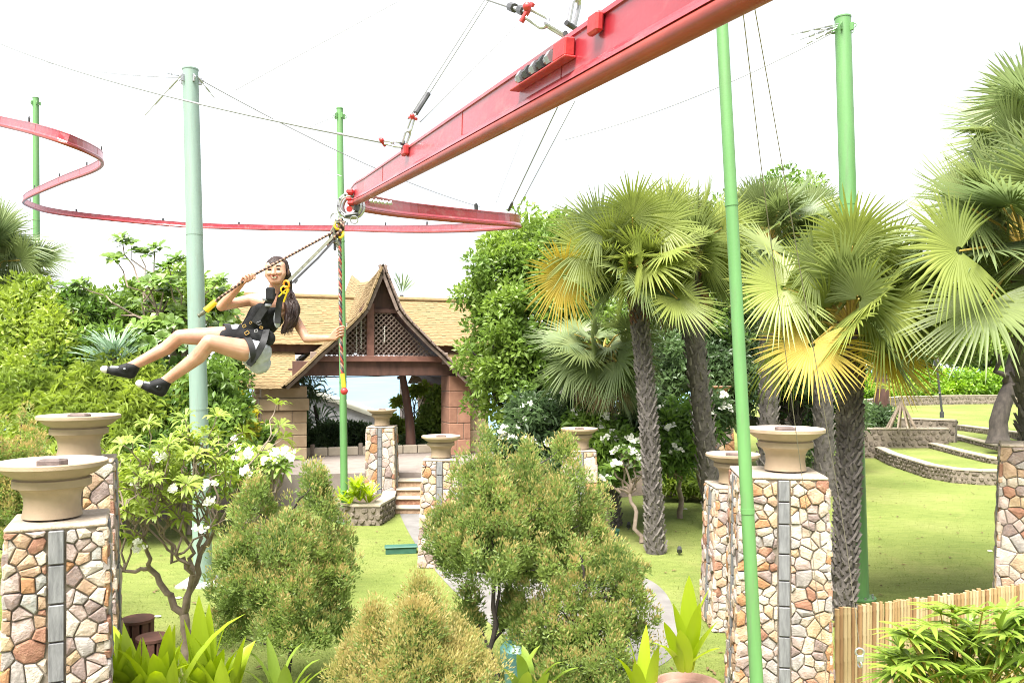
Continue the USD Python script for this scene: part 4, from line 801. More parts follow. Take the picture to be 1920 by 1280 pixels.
# ------------------------------------------------------------------ fan palms
def fan(rng, hub, axis, normal, R, spread=2.5, n=40, droop=.25, cup=.25, split=.38):
    """one fan leaf: pleated segments, joined near the hub, free and drooping at the tips"""
    axis = unit(axis); normal = unit(normal - axis * (normal @ axis)); side = np.cross(axis, normal); mb_v, mb_f, k0 = [], [], 0
    an = np.linspace(-spread, spread, n); da = an[1] - an[0]
    for j, a in enumerate(an):
        a = a + rng.uniform(-.02, .02); d = axis * math.cos(a) + side * math.sin(a)
        Rl = R * (1 - .22 * (abs(a) / spread) ** 2) * rng.uniform(.9, 1.07); w = .31 * R * da * .95 * rng.uniform(.85, 1.05)
        t = np.array([.06, split, split + .22, .88, 1.0]); wd = np.array([.06 / split * w * 1.0, w, w * .72, w * .30, 0.0]) * np.array([1, 1, 1, 1, 1])
        s = np.cross(normal, d); dr = droop * rng.uniform(.5, 1.5)
        c = np.asarray(hub) + d * (t * Rl)[:, None] + normal * (cup * R * (t ** 1.6) * .6)[:, None] - np.array([0, 0, 1.0]) * (dr * R * np.maximum(0, t - split * .7) ** 1.8)[:, None]
        fold = normal * .35
        left = c + s * wd[:, None] - fold * wd[:, None]; right = c - s * wd[:, None] - fold * wd[:, None]
        v = []
        for q in range(4): v += [left[q], c[q], right[q]]
        v.append(c[4]); f = []
        for q in range(3):
            b = q * 3; f += [[b, b + 1, b + 4], [b, b + 4, b + 3], [b + 1, b + 2, b + 5], [b + 1, b + 5, b + 4]]
        f += [[9, 10, 12], [10, 11, 12]]
        mb_v.append(np.array(v)); mb_f.append(np.array(f) + k0); k0 += 13
    return np.vstack(mb_v), np.vstack(mb_f)
def palm(label, base, crown, R, n, seed, r_trunk=.2, trunk=True, pet=.75, lo=-.75, mats=('fan', 'fan', 'fanlight'), extra=(), dry=0, stubs=240, nseg=52, group=None, hi=1.45, az=None, lowmat='fandark'):
    rng = np.random.default_rng(seed); base, crown = np.asarray(base, float), np.asarray(crown, float)
    th = Thing('fan_palm', label, 'palm tree', base, group)
    def add(hub, dirn, R_, mat, droop, name='fan_leaf', spread=2.35, upv=np.array([0, 0, 1.0])):
        dirn = unit(dirn); nrm = upv - dirn * (upv @ dirn); nrm = unit(nrm) if np.linalg.norm(nrm) > .1 else unit(rng.normal(size=3))
        nrm = unit(nrm + rng.normal(size=3) * .75); lp = th.part(name, fan(rng, hub, dirn, nrm, R_, spread, nseg, droop), M[mat], False)
        m_ = (crown + hub) / 2 + np.array([0, 0, .06]); c0 = crown + (hub - crown) * .05
        th.part('petiole', MB().tube([c0 - (0, 0, .1), m_, hub], [.026, .018, .012], 5), M['petiole'], 50, parent=lp)
    for k in range(n):
        t = (k + .5) / n; e = lo + (hi - lo) * t ** .8; a = k * 2.399963 + rng.uniform(-.35, .35) if az is None else az[0] + (az[1] - az[0]) * ((k * .618) % 1) 
        d = np.array([math.cos(a) * math.cos(e), math.sin(a) * math.cos(e), math.sin(e)])
        L = pet * R * rng.uniform(.55, 1.35) * (1.0 if e > -.2 else .85); hub = crown + d * L - np.array([0, 0, .12 * L * math.cos(e)])
        dl = d + np.array([0, 0, -.38 * math.cos(e)])
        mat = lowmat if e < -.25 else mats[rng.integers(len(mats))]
        add(hub, dl, R * rng.uniform(.85, 1.08), mat, .28 + .25 * (e < 0))
    for hub, dirn, R_, mat in extra: add(np.asarray(hub, float), dirn, R_, mat, .3, upv=np.array([.05, -.85, .5]))
    for k in range(dry):
        a = rng.uniform(0, 6.28); d = np.array([math.cos(a) * .45, math.sin(a) * .45, -.9]); add(crown + d * .5 * R - (0, 0, .2), d, R * .8, 'fandry', .2, 'dry_fan_leaf', 1.2)
    if trunk:
        n_ = 24; t = np.linspace(0, 1, n_)[:, None]; bend = np.array([rng.uniform(-.1, .1), rng.uniform(-.1, .1), 0])
        pts = base + (crown - base) * t + bend * np.sin(np.pi * t); rr = r_trunk * (1 + .30 * np.exp(-t[:, 0] * 9)) * (1 + .05 * rng.normal(size=n_)); rr[-3:] *= 1.1
        th.part('trunk', MB().tube(pts, rr, 16), M['trunk'], 60)
        mb, md = MB(), MB(); H = np.linalg.norm(crown - base)
        for k in range(stubs):
            u = (k + .5) / stubs; a = k * 2.399963; c = base + (crown - base) * u + bend * math.sin(math.pi * u); r = r_trunk * (1 + .30 * math.exp(-u * 9))
            o = np.array([math.cos(a), math.sin(a), 0]); tn = np.array([-o[1], o[0], 0]); tw = rng.uniform(-.55, .55); upd = unit(np.array([0, 0, 1.0]) + tn * tw + o * .38); l = rng.uniform(.10, .2) * r_trunk / .2; w = rng.uniform(.02, .042) * r_trunk / .2
            s_ = unit(np.cross(upd, o)); q = c + o * r * .94
            v = [q - s_ * w, q + s_ * w, q + upd * l + s_ * w * .45, q + upd * l - s_ * w * .45, q + o * .03 - s_ * w * .5, q + o * .03 + s_ * w * .5, q + upd * l + o * .035, ]
            (md if u > .80 else mb).add(v, [[0, 4, 3], [4, 6, 3], [4, 5, 6], [5, 1, 2], [5, 2, 6], [3, 6, 2], [0, 1, 5], [0, 5, 4]])
        th.part('leaf_base_stubs', mb, M['stub'], kind='stuff'); th.part('crown_fibre', md, M['stubdark'], kind='stuff')
    return th
# right foreground palm with yellow lower leaves
cr = P(1596, 600, 11.2); bs = G(1578, 1160)
ex = [(P(1522, 645, 10.6), (-.25, -.35, -.75), .86, 'fanyellow'), (P(1664, 655, 10.7), (.35, -.3, -.6), .82, 'fanyellow'), (P(1470, 540, 10.8), (-1, -.2, -.25), .9, 'fanlight'),
      (P(1598, 462, 10.7), (.05, -.3, .9), .95, 'fanlight'), (P(1535, 500, 10.8), (-.5, -.3, .8), .9, 'fan'), (P(1655, 500, 10.9), (.5, -.3, .75), .9, 'fanlight'), (P(1610, 560, 10.5), (.15, -.6, .5), .85, 'fan'), (P(1480, 620, 11.0), (-.7, -.3, -.8), .7, 'fan'), (P(1690, 560, 11.0), (.9, -.1, -.2), .9, 'fan'), (P(1705, 480, 11.5), (.7, .2, .5), .9, 'fan'), (P(1450, 470, 11.4), (-.8, 0, .5), .92, 'fan')]
palm('large fan palm at right with golden yellow lower leaves and a rough grey trunk', bs, cr, .90, 32, 101, r_trunk=.135, lo=-.6, extra=ex, stubs=620, mats=('fan', 'fanlight', 'fanlight'))
# centre palm
cr = P(1188, 505, 15.2); bs = G(1229, 1036)
ex = [(P(1186, 408, 14.6), (0, -.3, .9), 1.0, 'fanlight'), (P(1130, 430, 14.6), (-.5, -.3, .8), .95, 'fan'), (P(1238, 425, 14.7), (.5, -.3, .8), .95, 'fanlight'), (P(1060, 520, 14.8), (-.9, -.3, -.3), .95, 'fanyellow'), (P(1195, 500, 14.3), (.1, -.7, .4), .9, 'fanlight'), (P(1095, 470, 14.8), (-1, -.2, .0), .95, 'fanlight'), (P(1250, 470, 14.6), (.8, -.3, .3), .95, 'fanlight'), (P(1270, 560, 14.5), (.8, -.3, -.6), .95, 'fanlight'), (P(1110, 430, 15.2), (-.7, 0, .6), .95, 'fan')]
palm('tall fan palm in the middle with a slim shaggy trunk rising from the lawn', bs, cr, .92, 36, 102, r_trunk=.138, lo=-.7, extra=ex, stubs=560, mats=('fan', 'fanlight', 'fanlight'))
cr = P(1130, 655, 17.4); bs = G(1146, 985)
palm('shorter drooping fan palm with a dark green skirt, left of the tall middle palm', bs, cr, 1.0, 34, 103, r_trunk=.165, lo=-1.1, hi=.7, mats=('fandark', 'fan', 'fandark'), dry=4, stubs=320, lowmat='fandark')
palm('fan palm whose crown meets the bright green pole, behind the tall middle palm', P(1345, 0, 17.2) * (1, 1, 0), P(1290, 480, 16.4), 1.05, 36, 104, r_trunk=.2, lo=-.7, mats=('fanlight', 'fanlight', 'fan'), dry=2, stubs=200, lowmat='fan')
palm('fan palm with a spiky pale grey trunk just right of the bright green pole', P(1437, 0, 20) * (1, 1, 0), P(1440, 450, 19.5), 1.1, 36, 105, r_trunk=.21, lo=-.7, mats=('fan', 'fan', 'fandark'), stubs=260, lowmat='fandark')
palm('fan palm behind the right palm, its grey flared trunk showing at its left', P(1546, 0, 22) * (1, 1, 0), P(1535, 460, 22), 1.1, 32, 106, r_trunk=.24, lo=-.5, mats=('fandark', 'fan'), stubs=200, lowmat='fandark')
palm('big fan palm leaning in from the right edge with grey green leaves', (7.35, 10.6, 0), P(1925, 470, 10.2), 1.1, 38, 107, r_trunk=.2, lo=-.75, hi=1.35, mats=('fan', 'fandark', 'fan'), stubs=200, lowmat='fan',
     extra=[(P(1800, 470, 9.2), (-1, -.3, -.05), 1.0, 'fanlight'), (P(1850, 570, 9.3), (-.6, -.4, -.8), 1.0, 'fan'), (P(1820, 390, 9.8), (-.8, 0, .4), 1.0, 'fan')])
palm('taller fan palm cut by the upper right edge', (7.9, 11.6, 0), P(1975, 285, 11.3), 1.0, 36, 108, r_trunk=.19, lo=-.8, mats=('fan', 'fandark'), stubs=120, lowmat='fandark')
palm('distant fan palm cut by the left edge behind the yellow bushes', P(-18, 0, 19) * (1, 1, 0), P(-22, 500, 19), 1.1, 36, 109, r_trunk=.2, lo=-.8, mats=('fandark', 'fan', 'fandark'), stubs=80, lowmat='fandark')

# ------------------------------------------------------------------ background trees
tree('broadleaf_tree', 'tall dense broad-leaved tree to the right of the pavilion roof', 'tree', P(965, 0, 20.5) * (1, 1, 0), pxblobs([(1000, 470, 20.5, 95, 75), (945, 540, 20, 80, 90), (1005, 600, 20, 110, 110), (930, 650, 19.5, 66, 80), (1060, 480, 21, 80, 85), (965, 740, 19.8, 80, 90), (1040, 720, 20.5, 90, 90), (1080, 610, 21, 80, 100)]),
     'light', 520, .34, 110, .17, .085, 201, r0=.2, shell=.6)
tree('broadleaf_tree', 'leafy tree behind the palm crowns right of the bright green pole', 'tree', P(1480, 0, 31) * (1, 1, 0), pxblobs([(1475, 385, 31, 70, 60), (1420, 420, 31, 70, 60), (1530, 430, 31, 80, 60), (1480, 500, 31, 120, 90)]), 'broad', 170, .5, 80, .26, .12, 202, r0=.2)
tree('broadleaf_tree', 'dark tree filling the gap behind the middle palm crowns', 'tree', P(1250, 0, 27) * (1, 1, 0), pxblobs([(1260, 500, 27, 120, 100), (1200, 580, 27, 90, 90), (1330, 560, 27, 110, 110), (1350, 430, 28, 60, 70)]), 'broad', 240, .5, 70, .24, .11, 203, r0=.2)
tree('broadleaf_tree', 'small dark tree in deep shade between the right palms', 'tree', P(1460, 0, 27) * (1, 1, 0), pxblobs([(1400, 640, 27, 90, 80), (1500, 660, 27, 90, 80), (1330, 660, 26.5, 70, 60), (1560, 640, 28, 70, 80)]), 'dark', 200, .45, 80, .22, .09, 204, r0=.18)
# forked tree on the grass terraces
rng = np.random.default_rng(205); bs = P(1872, 826, 27.5)
th = Thing('terrace_tree', 'leaning dark-barked tree with forked limbs standing on the grass terraces', 'tree', bs)
mb = MB(); fk = P(1896, 722, 27.7)
p, r = limb(rng, bs - (0, 0, .1), fk, .31, .25, .004, 12); p[:, 0] += -.16 * np.sin(np.linspace(0, 3.14, 12)); r[0] = .42; r[1] = .35; mb.tube(p, r, 14)
tips = [P(1866, 660, 27.3), P(1893, 600, 28), P(1960, 660, 27.2), P(1990, 715, 27.6), P(1930, 560, 28.2)]
for q, w in zip(tips, (.14, .19, .2, .15, .15)): p, r = limb(rng, fk + (P(1896, 735, 27.7) - fk) * (w * 2), q, w, w * .35, .05); mb.tube(p, r, 8)
th.part('trunk', mb, M['bark'], 50)
th.part('foliage', cloud(rng, blob_clumps(rng, pxblobs([(1870, 600, 28, 90, 50), (1960, 560, 28, 110, 80), (1900, 480, 28.5, 120, 70), (1990, 650, 28, 70, 50)]), 150, .5), 70, .22, .1), M['bright'], kind='stuff')
# dark leaning trunk further left
rng = np.random.default_rng(206); bs = P(1656, 785, 34); th = Thing('terrace_tree', 'thin dark trunk standing behind the yellow palm leaf near the far hedge', 'tree', bs)
p, r = limb(rng, bs - (0, 0, .4), P(1646, 640, 34), .36, .2, .02); mb = MB().tube(p, r, 10)
for q in (P(1600, 560, 34), P(1690, 560, 34), P(1650, 540, 35)): pp, rr = limb(rng, P(1646, 650, 34), q, .18, .06, .05); mb.tube(pp, rr, 7)
th.part('trunk', mb, M['darkwood'], 50); th.part('foliage', cloud(rng, blob_clumps(rng, pxblobs([(1640, 540, 34, 90, 60), (1700, 570, 35, 80, 50), (1590, 570, 34, 60, 50)]), 90, .6), 70, .3, .13), M['broad'], kind='stuff')
# clipped hedge behind the far wall, cut into its plants
rng = np.random.default_rng(207)
hl = ['bright green hedge bush at the left end, behind the yellow palm leaf', 'bright hedge bush left of the black lamp post', 'bright hedge bush just right of the black lamp post', 'bright hedge bush under the hanging palm leaves', 'bright hedge bush left of the forked tree trunk', 'bright hedge bush behind the forked tree', 'bright hedge bush at the right edge beyond the forked tree']
for k, xx in enumerate(np.linspace(1612, 1915, 7)):
    tree('hedge_bush', hl[k], 'hedge', np.array([(xx - HX) * 60 / FPX, 60.5, .9]), [(np.array([(xx - HX) * 60 / FPX, 60.5, 1.9]), (1.5, 1.2, 1.6))], 'hedge', 90, .5, 46, .28, .15, 300 + k, r0=.05, zmin=.9, trunk='twig')
tree('far_bush', 'dark bush row gap plant behind the stone wall, right of the palm trunk', 'bush', P(1625, 0, 33.5) * (1, 1, 0) + (0, 0, .8), [(P(1630, 780, 33.5), (1.1, .7, .5))], 'dark', 40, .3, 50, .22, .1, 320, r0=.04)
for k, (lb, it, Y) in enumerate([('pale green tree beyond the hedge, behind the black lamp post', [(1745, 640, 66, 70, 50), (1690, 655, 66, 40, 35)], 66), ('pale green tree beyond the hedge, behind the forked tree', [(1850, 640, 66, 70, 50), (1930, 640, 66, 60, 55)], 66)]):
    tree('broadleaf_tree', lb, 'tree', np.array([(it[0][0] - HX) * Y / FPX, Y + .5, -1.0]), pxblobs(it), 'light', 150, .8, 60, .5, .26, 330 + k, r0=.25)
# pandanus with prop roots
rng = np.random.default_rng(208); bs = P(1690, 800, 30.2); th = Thing('pandanus', 'pale pandanus with splayed prop roots against the terrace wall', 'plant', bs); mb = MB()
for k in range(9): a = k * .7; mb.tube([P(1690, 752, 30.2), bs + np.array([math.cos(a) * .55, math.sin(a) * .3, -.05])], [.05, .035], 5)
th.part('prop_roots', mb, M['twig']); th.part('leaves', rosettes(rng, [(P(1690, 742, 30.2), (0, 0, 1)), (P(1680, 735, 30.2), (-.4, 0, 1)), (P(1702, 738, 30.2), (.4, -.2, 1))], 26, 1.1, .06, .7, .3), M['feather'])

# ------------------------------------------------------------------ left mass of trees and bushes
rng = np.random.default_rng(210); bs = P(330, 0, 18.5) * (1, 1, 0)
th = Thing('frangipani_tree', 'large-leaved tree left of the aqua pole with sprigs standing up against the sky', 'tree', bs)
bl = pxblobs([(335, 560, 18.5, 62, 70), (255, 620, 18.5, 50, 60), (385, 610, 18.8, 55, 85), (310, 650, 18.2, 85, 65), (390, 700, 18, 45, 60), (220, 590, 18.5, 35, 40)])
cl = blob_clumps(rng, bl, 150, .1, .45); tips = [(c, unit((c - P(320, 660, 18.5)) + np.array([0, -.6, .8]) + rng.normal(size=3) * .4)) for c, _ in cl]
spr = [P(217, 487, 18.4), P(246, 462, 18.6), P(290, 470, 18.6), P(262, 478, 18.5), P(316, 498, 18.4), P(335, 492, 18.4), P(405, 545, 18.6), P(412, 526, 18.4), P(230, 455, 18.5), P(125, 542, 18), P(145, 535, 18)]
tips += [(q + rng.normal(size=3) * .05, (rng.uniform(-.3, .3), -.5, 1)) for q in spr for _ in range(2)]
th.part('foliage', rosettes(rng, tips, 12, .27, .115, .35, .22), M['broad'], kind='stuff')
mb = branches(rng, bs, [cl[i][0] for i in rng.permutation(len(cl))[:24]], .13, P(320, 760, 18.5))
for q in spr: p, r = limb(rng, P(300 + (q[0] > -8) * 40, 610, 18.5), q, .03, .012, .05); mb.tube(p, r, 5)
th.part('trunk', mb, M['twig'], 50)
def bush(label, items, mat, n, rc, per, L, W, seed, cat='bush', **k):
    x = np.mean([i[0] for i in items]); Y = np.mean([i[2] for i in items]); return tree('garden_bush', label, cat, P(x, 0, Y) * (1, 1, 0), pxblobs(items), mat, n, rc, per, L, W, seed, r0=.06, trunk='twig', **k)
bush('tall yellow-green bush at the far left beside the distant green pole', [(35, 590, 18, 55, 70), (85, 640, 18, 60, 70), (30, 680, 17.5, 55, 60), (70, 560, 18.2, 30, 30)], 'bright', 130, .3, 75, .17, .075, 220)
bush('rounded green bush in the middle of the left thicket', [(150, 610, 18.2, 55, 55), (180, 670, 17.8, 60, 60), (130, 690, 17.5, 50, 50)], 'broad', 120, .3, 75, .17, .075, 221)
bush('feathery yellow-green bush below the rider\'s feet', [(230, 730, 17, 80, 60), (290, 770, 16.8, 70, 60), (210, 800, 16.6, 80, 60)], 'feather', 150, .3, 80, .22, .045, 222, droop=.4)
bush('feathery bush above the second left fire bowl', [(90, 740, 17, 80, 60), (40, 780, 16.8, 60, 70), (130, 810, 16.5, 80, 70)], 'feather', 150, .3, 80, .22, .05, 223, droop=.4)
bush('bright lime bush just above the rider\'s upper shoe', [(110, 640, 17.4, 50, 50), (60, 700, 17.2, 40, 45), (165, 740, 16.9, 40, 40)], 'bright', 80, .28, 80, .16, .06, 224)
bush('leafy bush behind the aqua pole below the rider', [(340, 770, 17, 60, 60), (400, 760, 17.3, 60, 80), (380, 850, 16.5, 70, 70), (300, 860, 16.3, 70, 60)], 'broad', 150, .3, 75, .18, .08, 225)
bush('dark green low bush at the foot of the thicket', [(120, 900, 16, 110, 70), (260, 900, 16, 90, 55), (20, 890, 16, 60, 80)], 'feather', 140, .32, 70, .2, .06, 226)
bush('croton bush with yellow and orange leaves beside the left pavilion column', [(432, 760, 18.5, 28, 50), (420, 830, 18, 35, 50), (455, 800, 18.4, 22, 30)], 'croton', 60, .24, 60, .17, .07, 227)
bush('deep green bush in front of the left pavilion column', [(470, 820, 19, 36, 28), (430, 700, 19.2, 30, 60), (440, 850, 18.4, 40, 30)], 'broad', 80, .22, 60, .16, .08, 228)
rng = np.random.default_rng(229); th = Thing('yucca', 'blue-green spiky plant standing out of the left thicket', 'plant', P(215, 700, 17.2)); th.part('leaves', rosettes(rng, [(P(215, 665, 17.1), (0, -.3, 1)), (P(205, 680, 17.1), (-.2, -.5, 1)), (P(226, 678, 17.1), (.3, -.4, 1))], 34, .75, .05, .9, .1), M['blue'])
th.part('stem', MB().tube([P(215, 700, 17.2) * (1, 1, 0), P(215, 668, 17.2)], [.06, .05], 7), M['twig'])
rng = np.random.default_rng(230); th = Thing('bromeliad', 'small spiky rosette plant on the left pavilion column planter', 'plant', P(468, 768, 20.5)); th.part('leaves', rosettes(rng, [(P(468, 772, 20.4), (0, -.4, 1))], 30, .34, .05, .5, .3), M['bright'])
b = MB().lathe([(0, 0), (.16, 0), (.24, .1), (.26, .22), (.22, .22), (0, .2)], P(468, 800, 20.45), 16); th.part('pot', b, STONES[8], 40)

bush('soft green tree filling the skyline behind the sprigs left of the aqua pole', [(270, 600, 21, 70, 60), (170, 590, 21, 60, 45), (350, 560, 21, 50, 60), (410, 580, 21, 30, 55)], 'light', 200, .32, 60, .2, .1, 231)
# ------------------------------------------------------------------ inside and behind the pavilion
rng = np.random.default_rng(240)
th = Thing('pandanus', 'dark spiky pandanus clump behind the left column of the pavilion', 'plant', P(560, 845, 28) * (1, 1, 0) + (0, 0, .3))
tips = [(P(x, y, 28 + rng.uniform(-.6, .6)), (rng.uniform(-.5, .5), rng.uniform(-.8, 0), 1)) for x, y in [(540, 770), (575, 745), (560, 720), (545, 740), (600, 790), (530, 720), (590, 760), (615, 815), (570, 800), (585, 722), (540, 800)]]
th.part('leaves', rosettes(rng, tips, 34, 1.0, .07, .5, .45), M['dark']); mb = MB()
for q, _ in tips: mb.tube([th.loc + rng.normal(size=3) * (.4, .3, 0), q], [.09, .06], 6)
th.part('stems', mb, M['bark'])
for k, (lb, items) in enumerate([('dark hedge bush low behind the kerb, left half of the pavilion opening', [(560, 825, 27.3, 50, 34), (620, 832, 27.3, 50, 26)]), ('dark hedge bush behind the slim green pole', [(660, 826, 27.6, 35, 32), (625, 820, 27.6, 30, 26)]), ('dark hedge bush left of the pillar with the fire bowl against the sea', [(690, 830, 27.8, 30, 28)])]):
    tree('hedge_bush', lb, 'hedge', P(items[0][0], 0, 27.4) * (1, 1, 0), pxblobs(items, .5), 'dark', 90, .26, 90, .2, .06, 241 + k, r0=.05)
tree('garden_bush', 'lit yellow-green shrub inside the pavilion opening left of the leaning post', 'bush', P(745, 0, 28) * (1, 1, 0), pxblobs([(745, 805, 28, 22, 20), (738, 800, 28, 16, 14)]), 'bright', 26, .2, 50, .22, .1, 244, r0=.04)
tree('garden_bush', 'green shrub right of the leaning post in the pavilion opening', 'bush', P(812, 0, 27.4) * (1, 1, 0), pxblobs([(815, 785, 27.4, 26, 36), (795, 815, 27.2, 26, 24), (825, 750, 27.6, 16, 24)]), 'light', 60, .24, 60, .24, .1, 245, r0=.05)
tree('garden_bush', 'small floating sprigs of a shrub against the sea beside the leaning post', 'bush', P(776, 0, 28.5) * (1, 1, 0) + (0, 0, .5), pxblobs([(744, 750, 28.5, 10, 10), (780, 735, 28.5, 12, 7), (790, 728, 28.5, 12, 10)]), 'bright', 16, .14, 40, .22, .1, 246, r0=.04)
tree('garden_bush', 'low dark plants at the foot of the leaning post', 'bush', P(770, 0, 26.4) * (1, 1, 0) + (0, 0, .6), pxblobs([(765, 835, 26.4, 26, 14), (800, 838, 26.4, 30, 12)], .6), 'dark', 40, .16, 60, .18, .08, 247, r0=.03)
rng = np.random.default_rng(248); th = Thing('distant_palm', 'tiny distant palm top just above the right wing of the pavilion roof', 'palm tree', P(755, 560, 40) * (1, 1, 0)); th.part('leaves', rosettes(rng, [(P(752, 552, 40), (.2, 0, 1)), (P(756, 545, 40), (.1, 0, 1))], 14, 1.0, .07, 1.2, .05), M['fandark']); th.part('trunk', MB().tube([th.loc, P(753, 553, 40)], [.15, .1], 8), M['trunk'])
th = Thing('yellow_shrub', 'bright yellow spiky shrub in the planter beside the slim green pole', 'shrub', G(672, 975)); rng = np.random.default_rng(249)
tips = [(P(x, y, 17.9 + rng.uniform(-.2, .2)), (rng.uniform(-.3, .3), rng.uniform(-.5, .2), 1)) for x, y in [(650, 935), (663, 922), (672, 915), (684, 925), (694, 930), (676, 940), (658, 945), (690, 945), (668, 932), (640, 940)]]
th.part('leaves', rosettes(rng, tips, 20, .34, .05, 1.0, .1), M['lily'])

# ------------------------------------------------------------------ white flowering bushes in the centre bed
fb = [('dark leafy bush with white blooms at the left, behind the reddish shrub tops', [(1000, 790, 18.2, 45, 45), (975, 830, 18, 40, 35)]), ('white flowering bush between the two middle palm trunks', [(1075, 780, 18.4, 50, 50), (1060, 850, 17.8, 50, 45)]),
      ('white flowering bush in front of the shorter palm trunk', [(1140, 850, 17.2, 45, 55), (1110, 800, 17.6, 40, 45)]), ('white flowering bush right of the tall middle palm trunk', [(1275, 800, 18.6, 55, 50), (1260, 850, 18, 50, 40)]), ('white flowering bush left of the bright green pole', [(1330, 780, 19.4, 40, 50), (1210, 780, 19, 40, 50)])]
for k, (lb, items) in enumerate(fb):
    th, rng, cl = tree('flowering_bush', lb, 'flowering bush', P(items[0][0], 0, items[0][2]) * (1, 1, 0), pxblobs(items), 'broad' if k in (2, 3) else 'dark', 90, .28, 60, .22, .07, 260 + k, r0=.07, trunk='twig', droop=.3)
    mb = MB(); n_fl = 16
    for j in rng.permutation(len(cl))[:n_fl]:
        c, r = cl[j]; q = c + np.array([rng.uniform(-.1, .1), -r * .9 - .05, rng.uniform(-.05, .2)])
        v, f = rosettes(rng, [(q + rng.normal(size=3) * .05, (rng.uniform(-.4, .4), -.7, .6)) for _ in range(4)], 6, .085, .06, .5, .0); mb.add(v, f)
    th.part('blossoms', mb, M['petal'])
tree('garden_bush', 'low bright yellow-green bush right of the tall middle palm trunk', 'bush', G(1290, 922), pxblobs([(1250, 905, 21, 30, 16), (1300, 905, 21, 45, 18), (1340, 910, 20.5, 25, 14)], .6), 'bright', 90, .2, 50, .18, .07, 270, r0=.03)
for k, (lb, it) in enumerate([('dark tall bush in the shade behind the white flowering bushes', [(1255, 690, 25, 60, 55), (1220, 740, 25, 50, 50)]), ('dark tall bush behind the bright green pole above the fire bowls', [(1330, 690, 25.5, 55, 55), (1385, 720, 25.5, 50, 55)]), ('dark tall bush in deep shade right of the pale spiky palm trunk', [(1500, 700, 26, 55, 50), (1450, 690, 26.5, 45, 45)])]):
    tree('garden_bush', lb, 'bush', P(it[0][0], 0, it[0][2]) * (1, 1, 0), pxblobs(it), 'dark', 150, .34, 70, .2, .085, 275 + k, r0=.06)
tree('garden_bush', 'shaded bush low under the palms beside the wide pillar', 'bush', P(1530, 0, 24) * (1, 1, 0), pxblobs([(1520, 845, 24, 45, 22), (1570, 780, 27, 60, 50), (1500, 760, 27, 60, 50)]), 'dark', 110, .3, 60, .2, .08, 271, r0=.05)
rng = np.random.default_rng(272); th = Thing('small_frangipani', 'thin bare-stemmed frangipani between the palm trunks with leaf tufts on top', 'tree', G(1203, 1018))
mb = MB(); fk = P(1180, 925, 16.2)
p, r = limb(rng, th.loc, fk, .05, .035, .05); mb.tube(p, r, 8); tips = []
for x, y in [(1150, 880), (1165, 850), (1190, 860), (1210, 880), (1130, 900), (1225, 860), (1180, 840)]:
    q = P(x, y, 16.1 + rng.uniform(-.3, .3)); p, r = limb(rng, fk, q, .03, .016, .06); mb.tube(p, r, 6); tips.append((q, unit(q - fk) + np.array([0, -.2, .5])))
th.part('trunk', mb, M['twig'], 50); th.part('leaves', rosettes(rng, tips, 14, .30, .075, .3, .3), M['broad'])
th.part('blossoms', rosettes(rng, [(q + np.array([rng.uniform(-.1, .1), -.08, .08]) + rng.normal(size=3) * .05, (0, -.6, .7)) for q, _ in tips for _ in range(4)], 5, .08, .06, .5, 0), M['petal'])
# frangipani on the lawn at the left
rng = np.random.default_rng(273); bs = P(352, 1180, 9.6) * (1, 1, 0)
th = Thing('frangipani_tree', 'spreading frangipani on the left lawn with bare grey branches and white flowers', 'tree', bs); mb = MB(); fk = P(345, 1150, 9.6)
p, r = limb(rng, bs, fk, .065, .055, .02); mb.tube(p, r, 9); tips = []
f2 = [P(280, 1065, 9.5), P(362, 1075, 9.5), P(375, 1040, 9.7)]
for q in f2: p, r = limb(rng, fk, q, .045, .032, .04); mb.tube(p, r, 8)
f3 = [(0, P(232, 1070, 9.4)), (0, P(268, 1010, 9.3)), (1, P(330, 1040, 9.3)), (1, P(345, 1000, 9.6)), (2, P(372, 980, 9.8)), (2, P(405, 990, 9.5)), (1, P(300, 1000, 9.8)), (2, P(390, 1010, 9.9))]
ends = []
for k, q in f3:
    p, r = limb(rng, f2[k], q, .028, .018, .06); mb.tube(p, r, 7)
    for _ in range(4):
        e = q + np.array([rng.uniform(-.45, .45), rng.uniform(-.45, .4), rng.uniform(.25, .85)]); p, r = limb(rng, q, e, .016, .009, .06); mb.tube(p, r, 5); ends.append((e, unit(e - q + np.array([0, 0, .2])))); 
        for _ in range(3):
            e2 = e + np.array([rng.uniform(-.35, .35), rng.uniform(-.3, .3), rng.uniform(.1, .6)]); p, r = limb(rng, e, e2, .009, .007, .06); mb.tube(p, r, 5); ends.append((e2, unit(e2 - e + np.array([0, 0, .2]))))
th.part('trunk', mb, M['twig'], 50); th.part('foliage', rosettes(rng, ends, 17, .185, .038, .35, .3), M['feather'], kind='stuff')
fl = MB()
for x, y in [(255, 903), (397, 940), (378, 992), (265, 1022), (463, 850), (462, 888), (300, 860), (395, 905), (330, 915)]:
    q = P(x, y, 9.1); v, f = rosettes(rng, [(q + rng.normal(size=3) * .035, (rng.uniform(-.5, .5), -.8, .5)) for _ in range(6)], 5, .045, .034, .5, .0); fl.add(v, f)
th.part('blossoms', fl, M['petal'])
rng = np.random.default_rng(274); th = Thing('frangipani_shrub', 'lower frangipani with long leaves and white bloom heads in front of the pavilion terrace', 'shrub', P(485, 0, 12) * (1, 1, 0)); mb = MB(); tips = []
for k in range(34):
    q = P(rng.uniform(425, 545), rng.uniform(850, 905), 12 + rng.uniform(-.4, .5)); p, r = limb(rng, P(485 + rng.uniform(-25, 25), 980, 12), q, .02, .01, .05); mb.tube(p, r, 5); tips.append((q, (rng.uniform(-.5, .5), rng.uniform(-.7, .1), 1)))
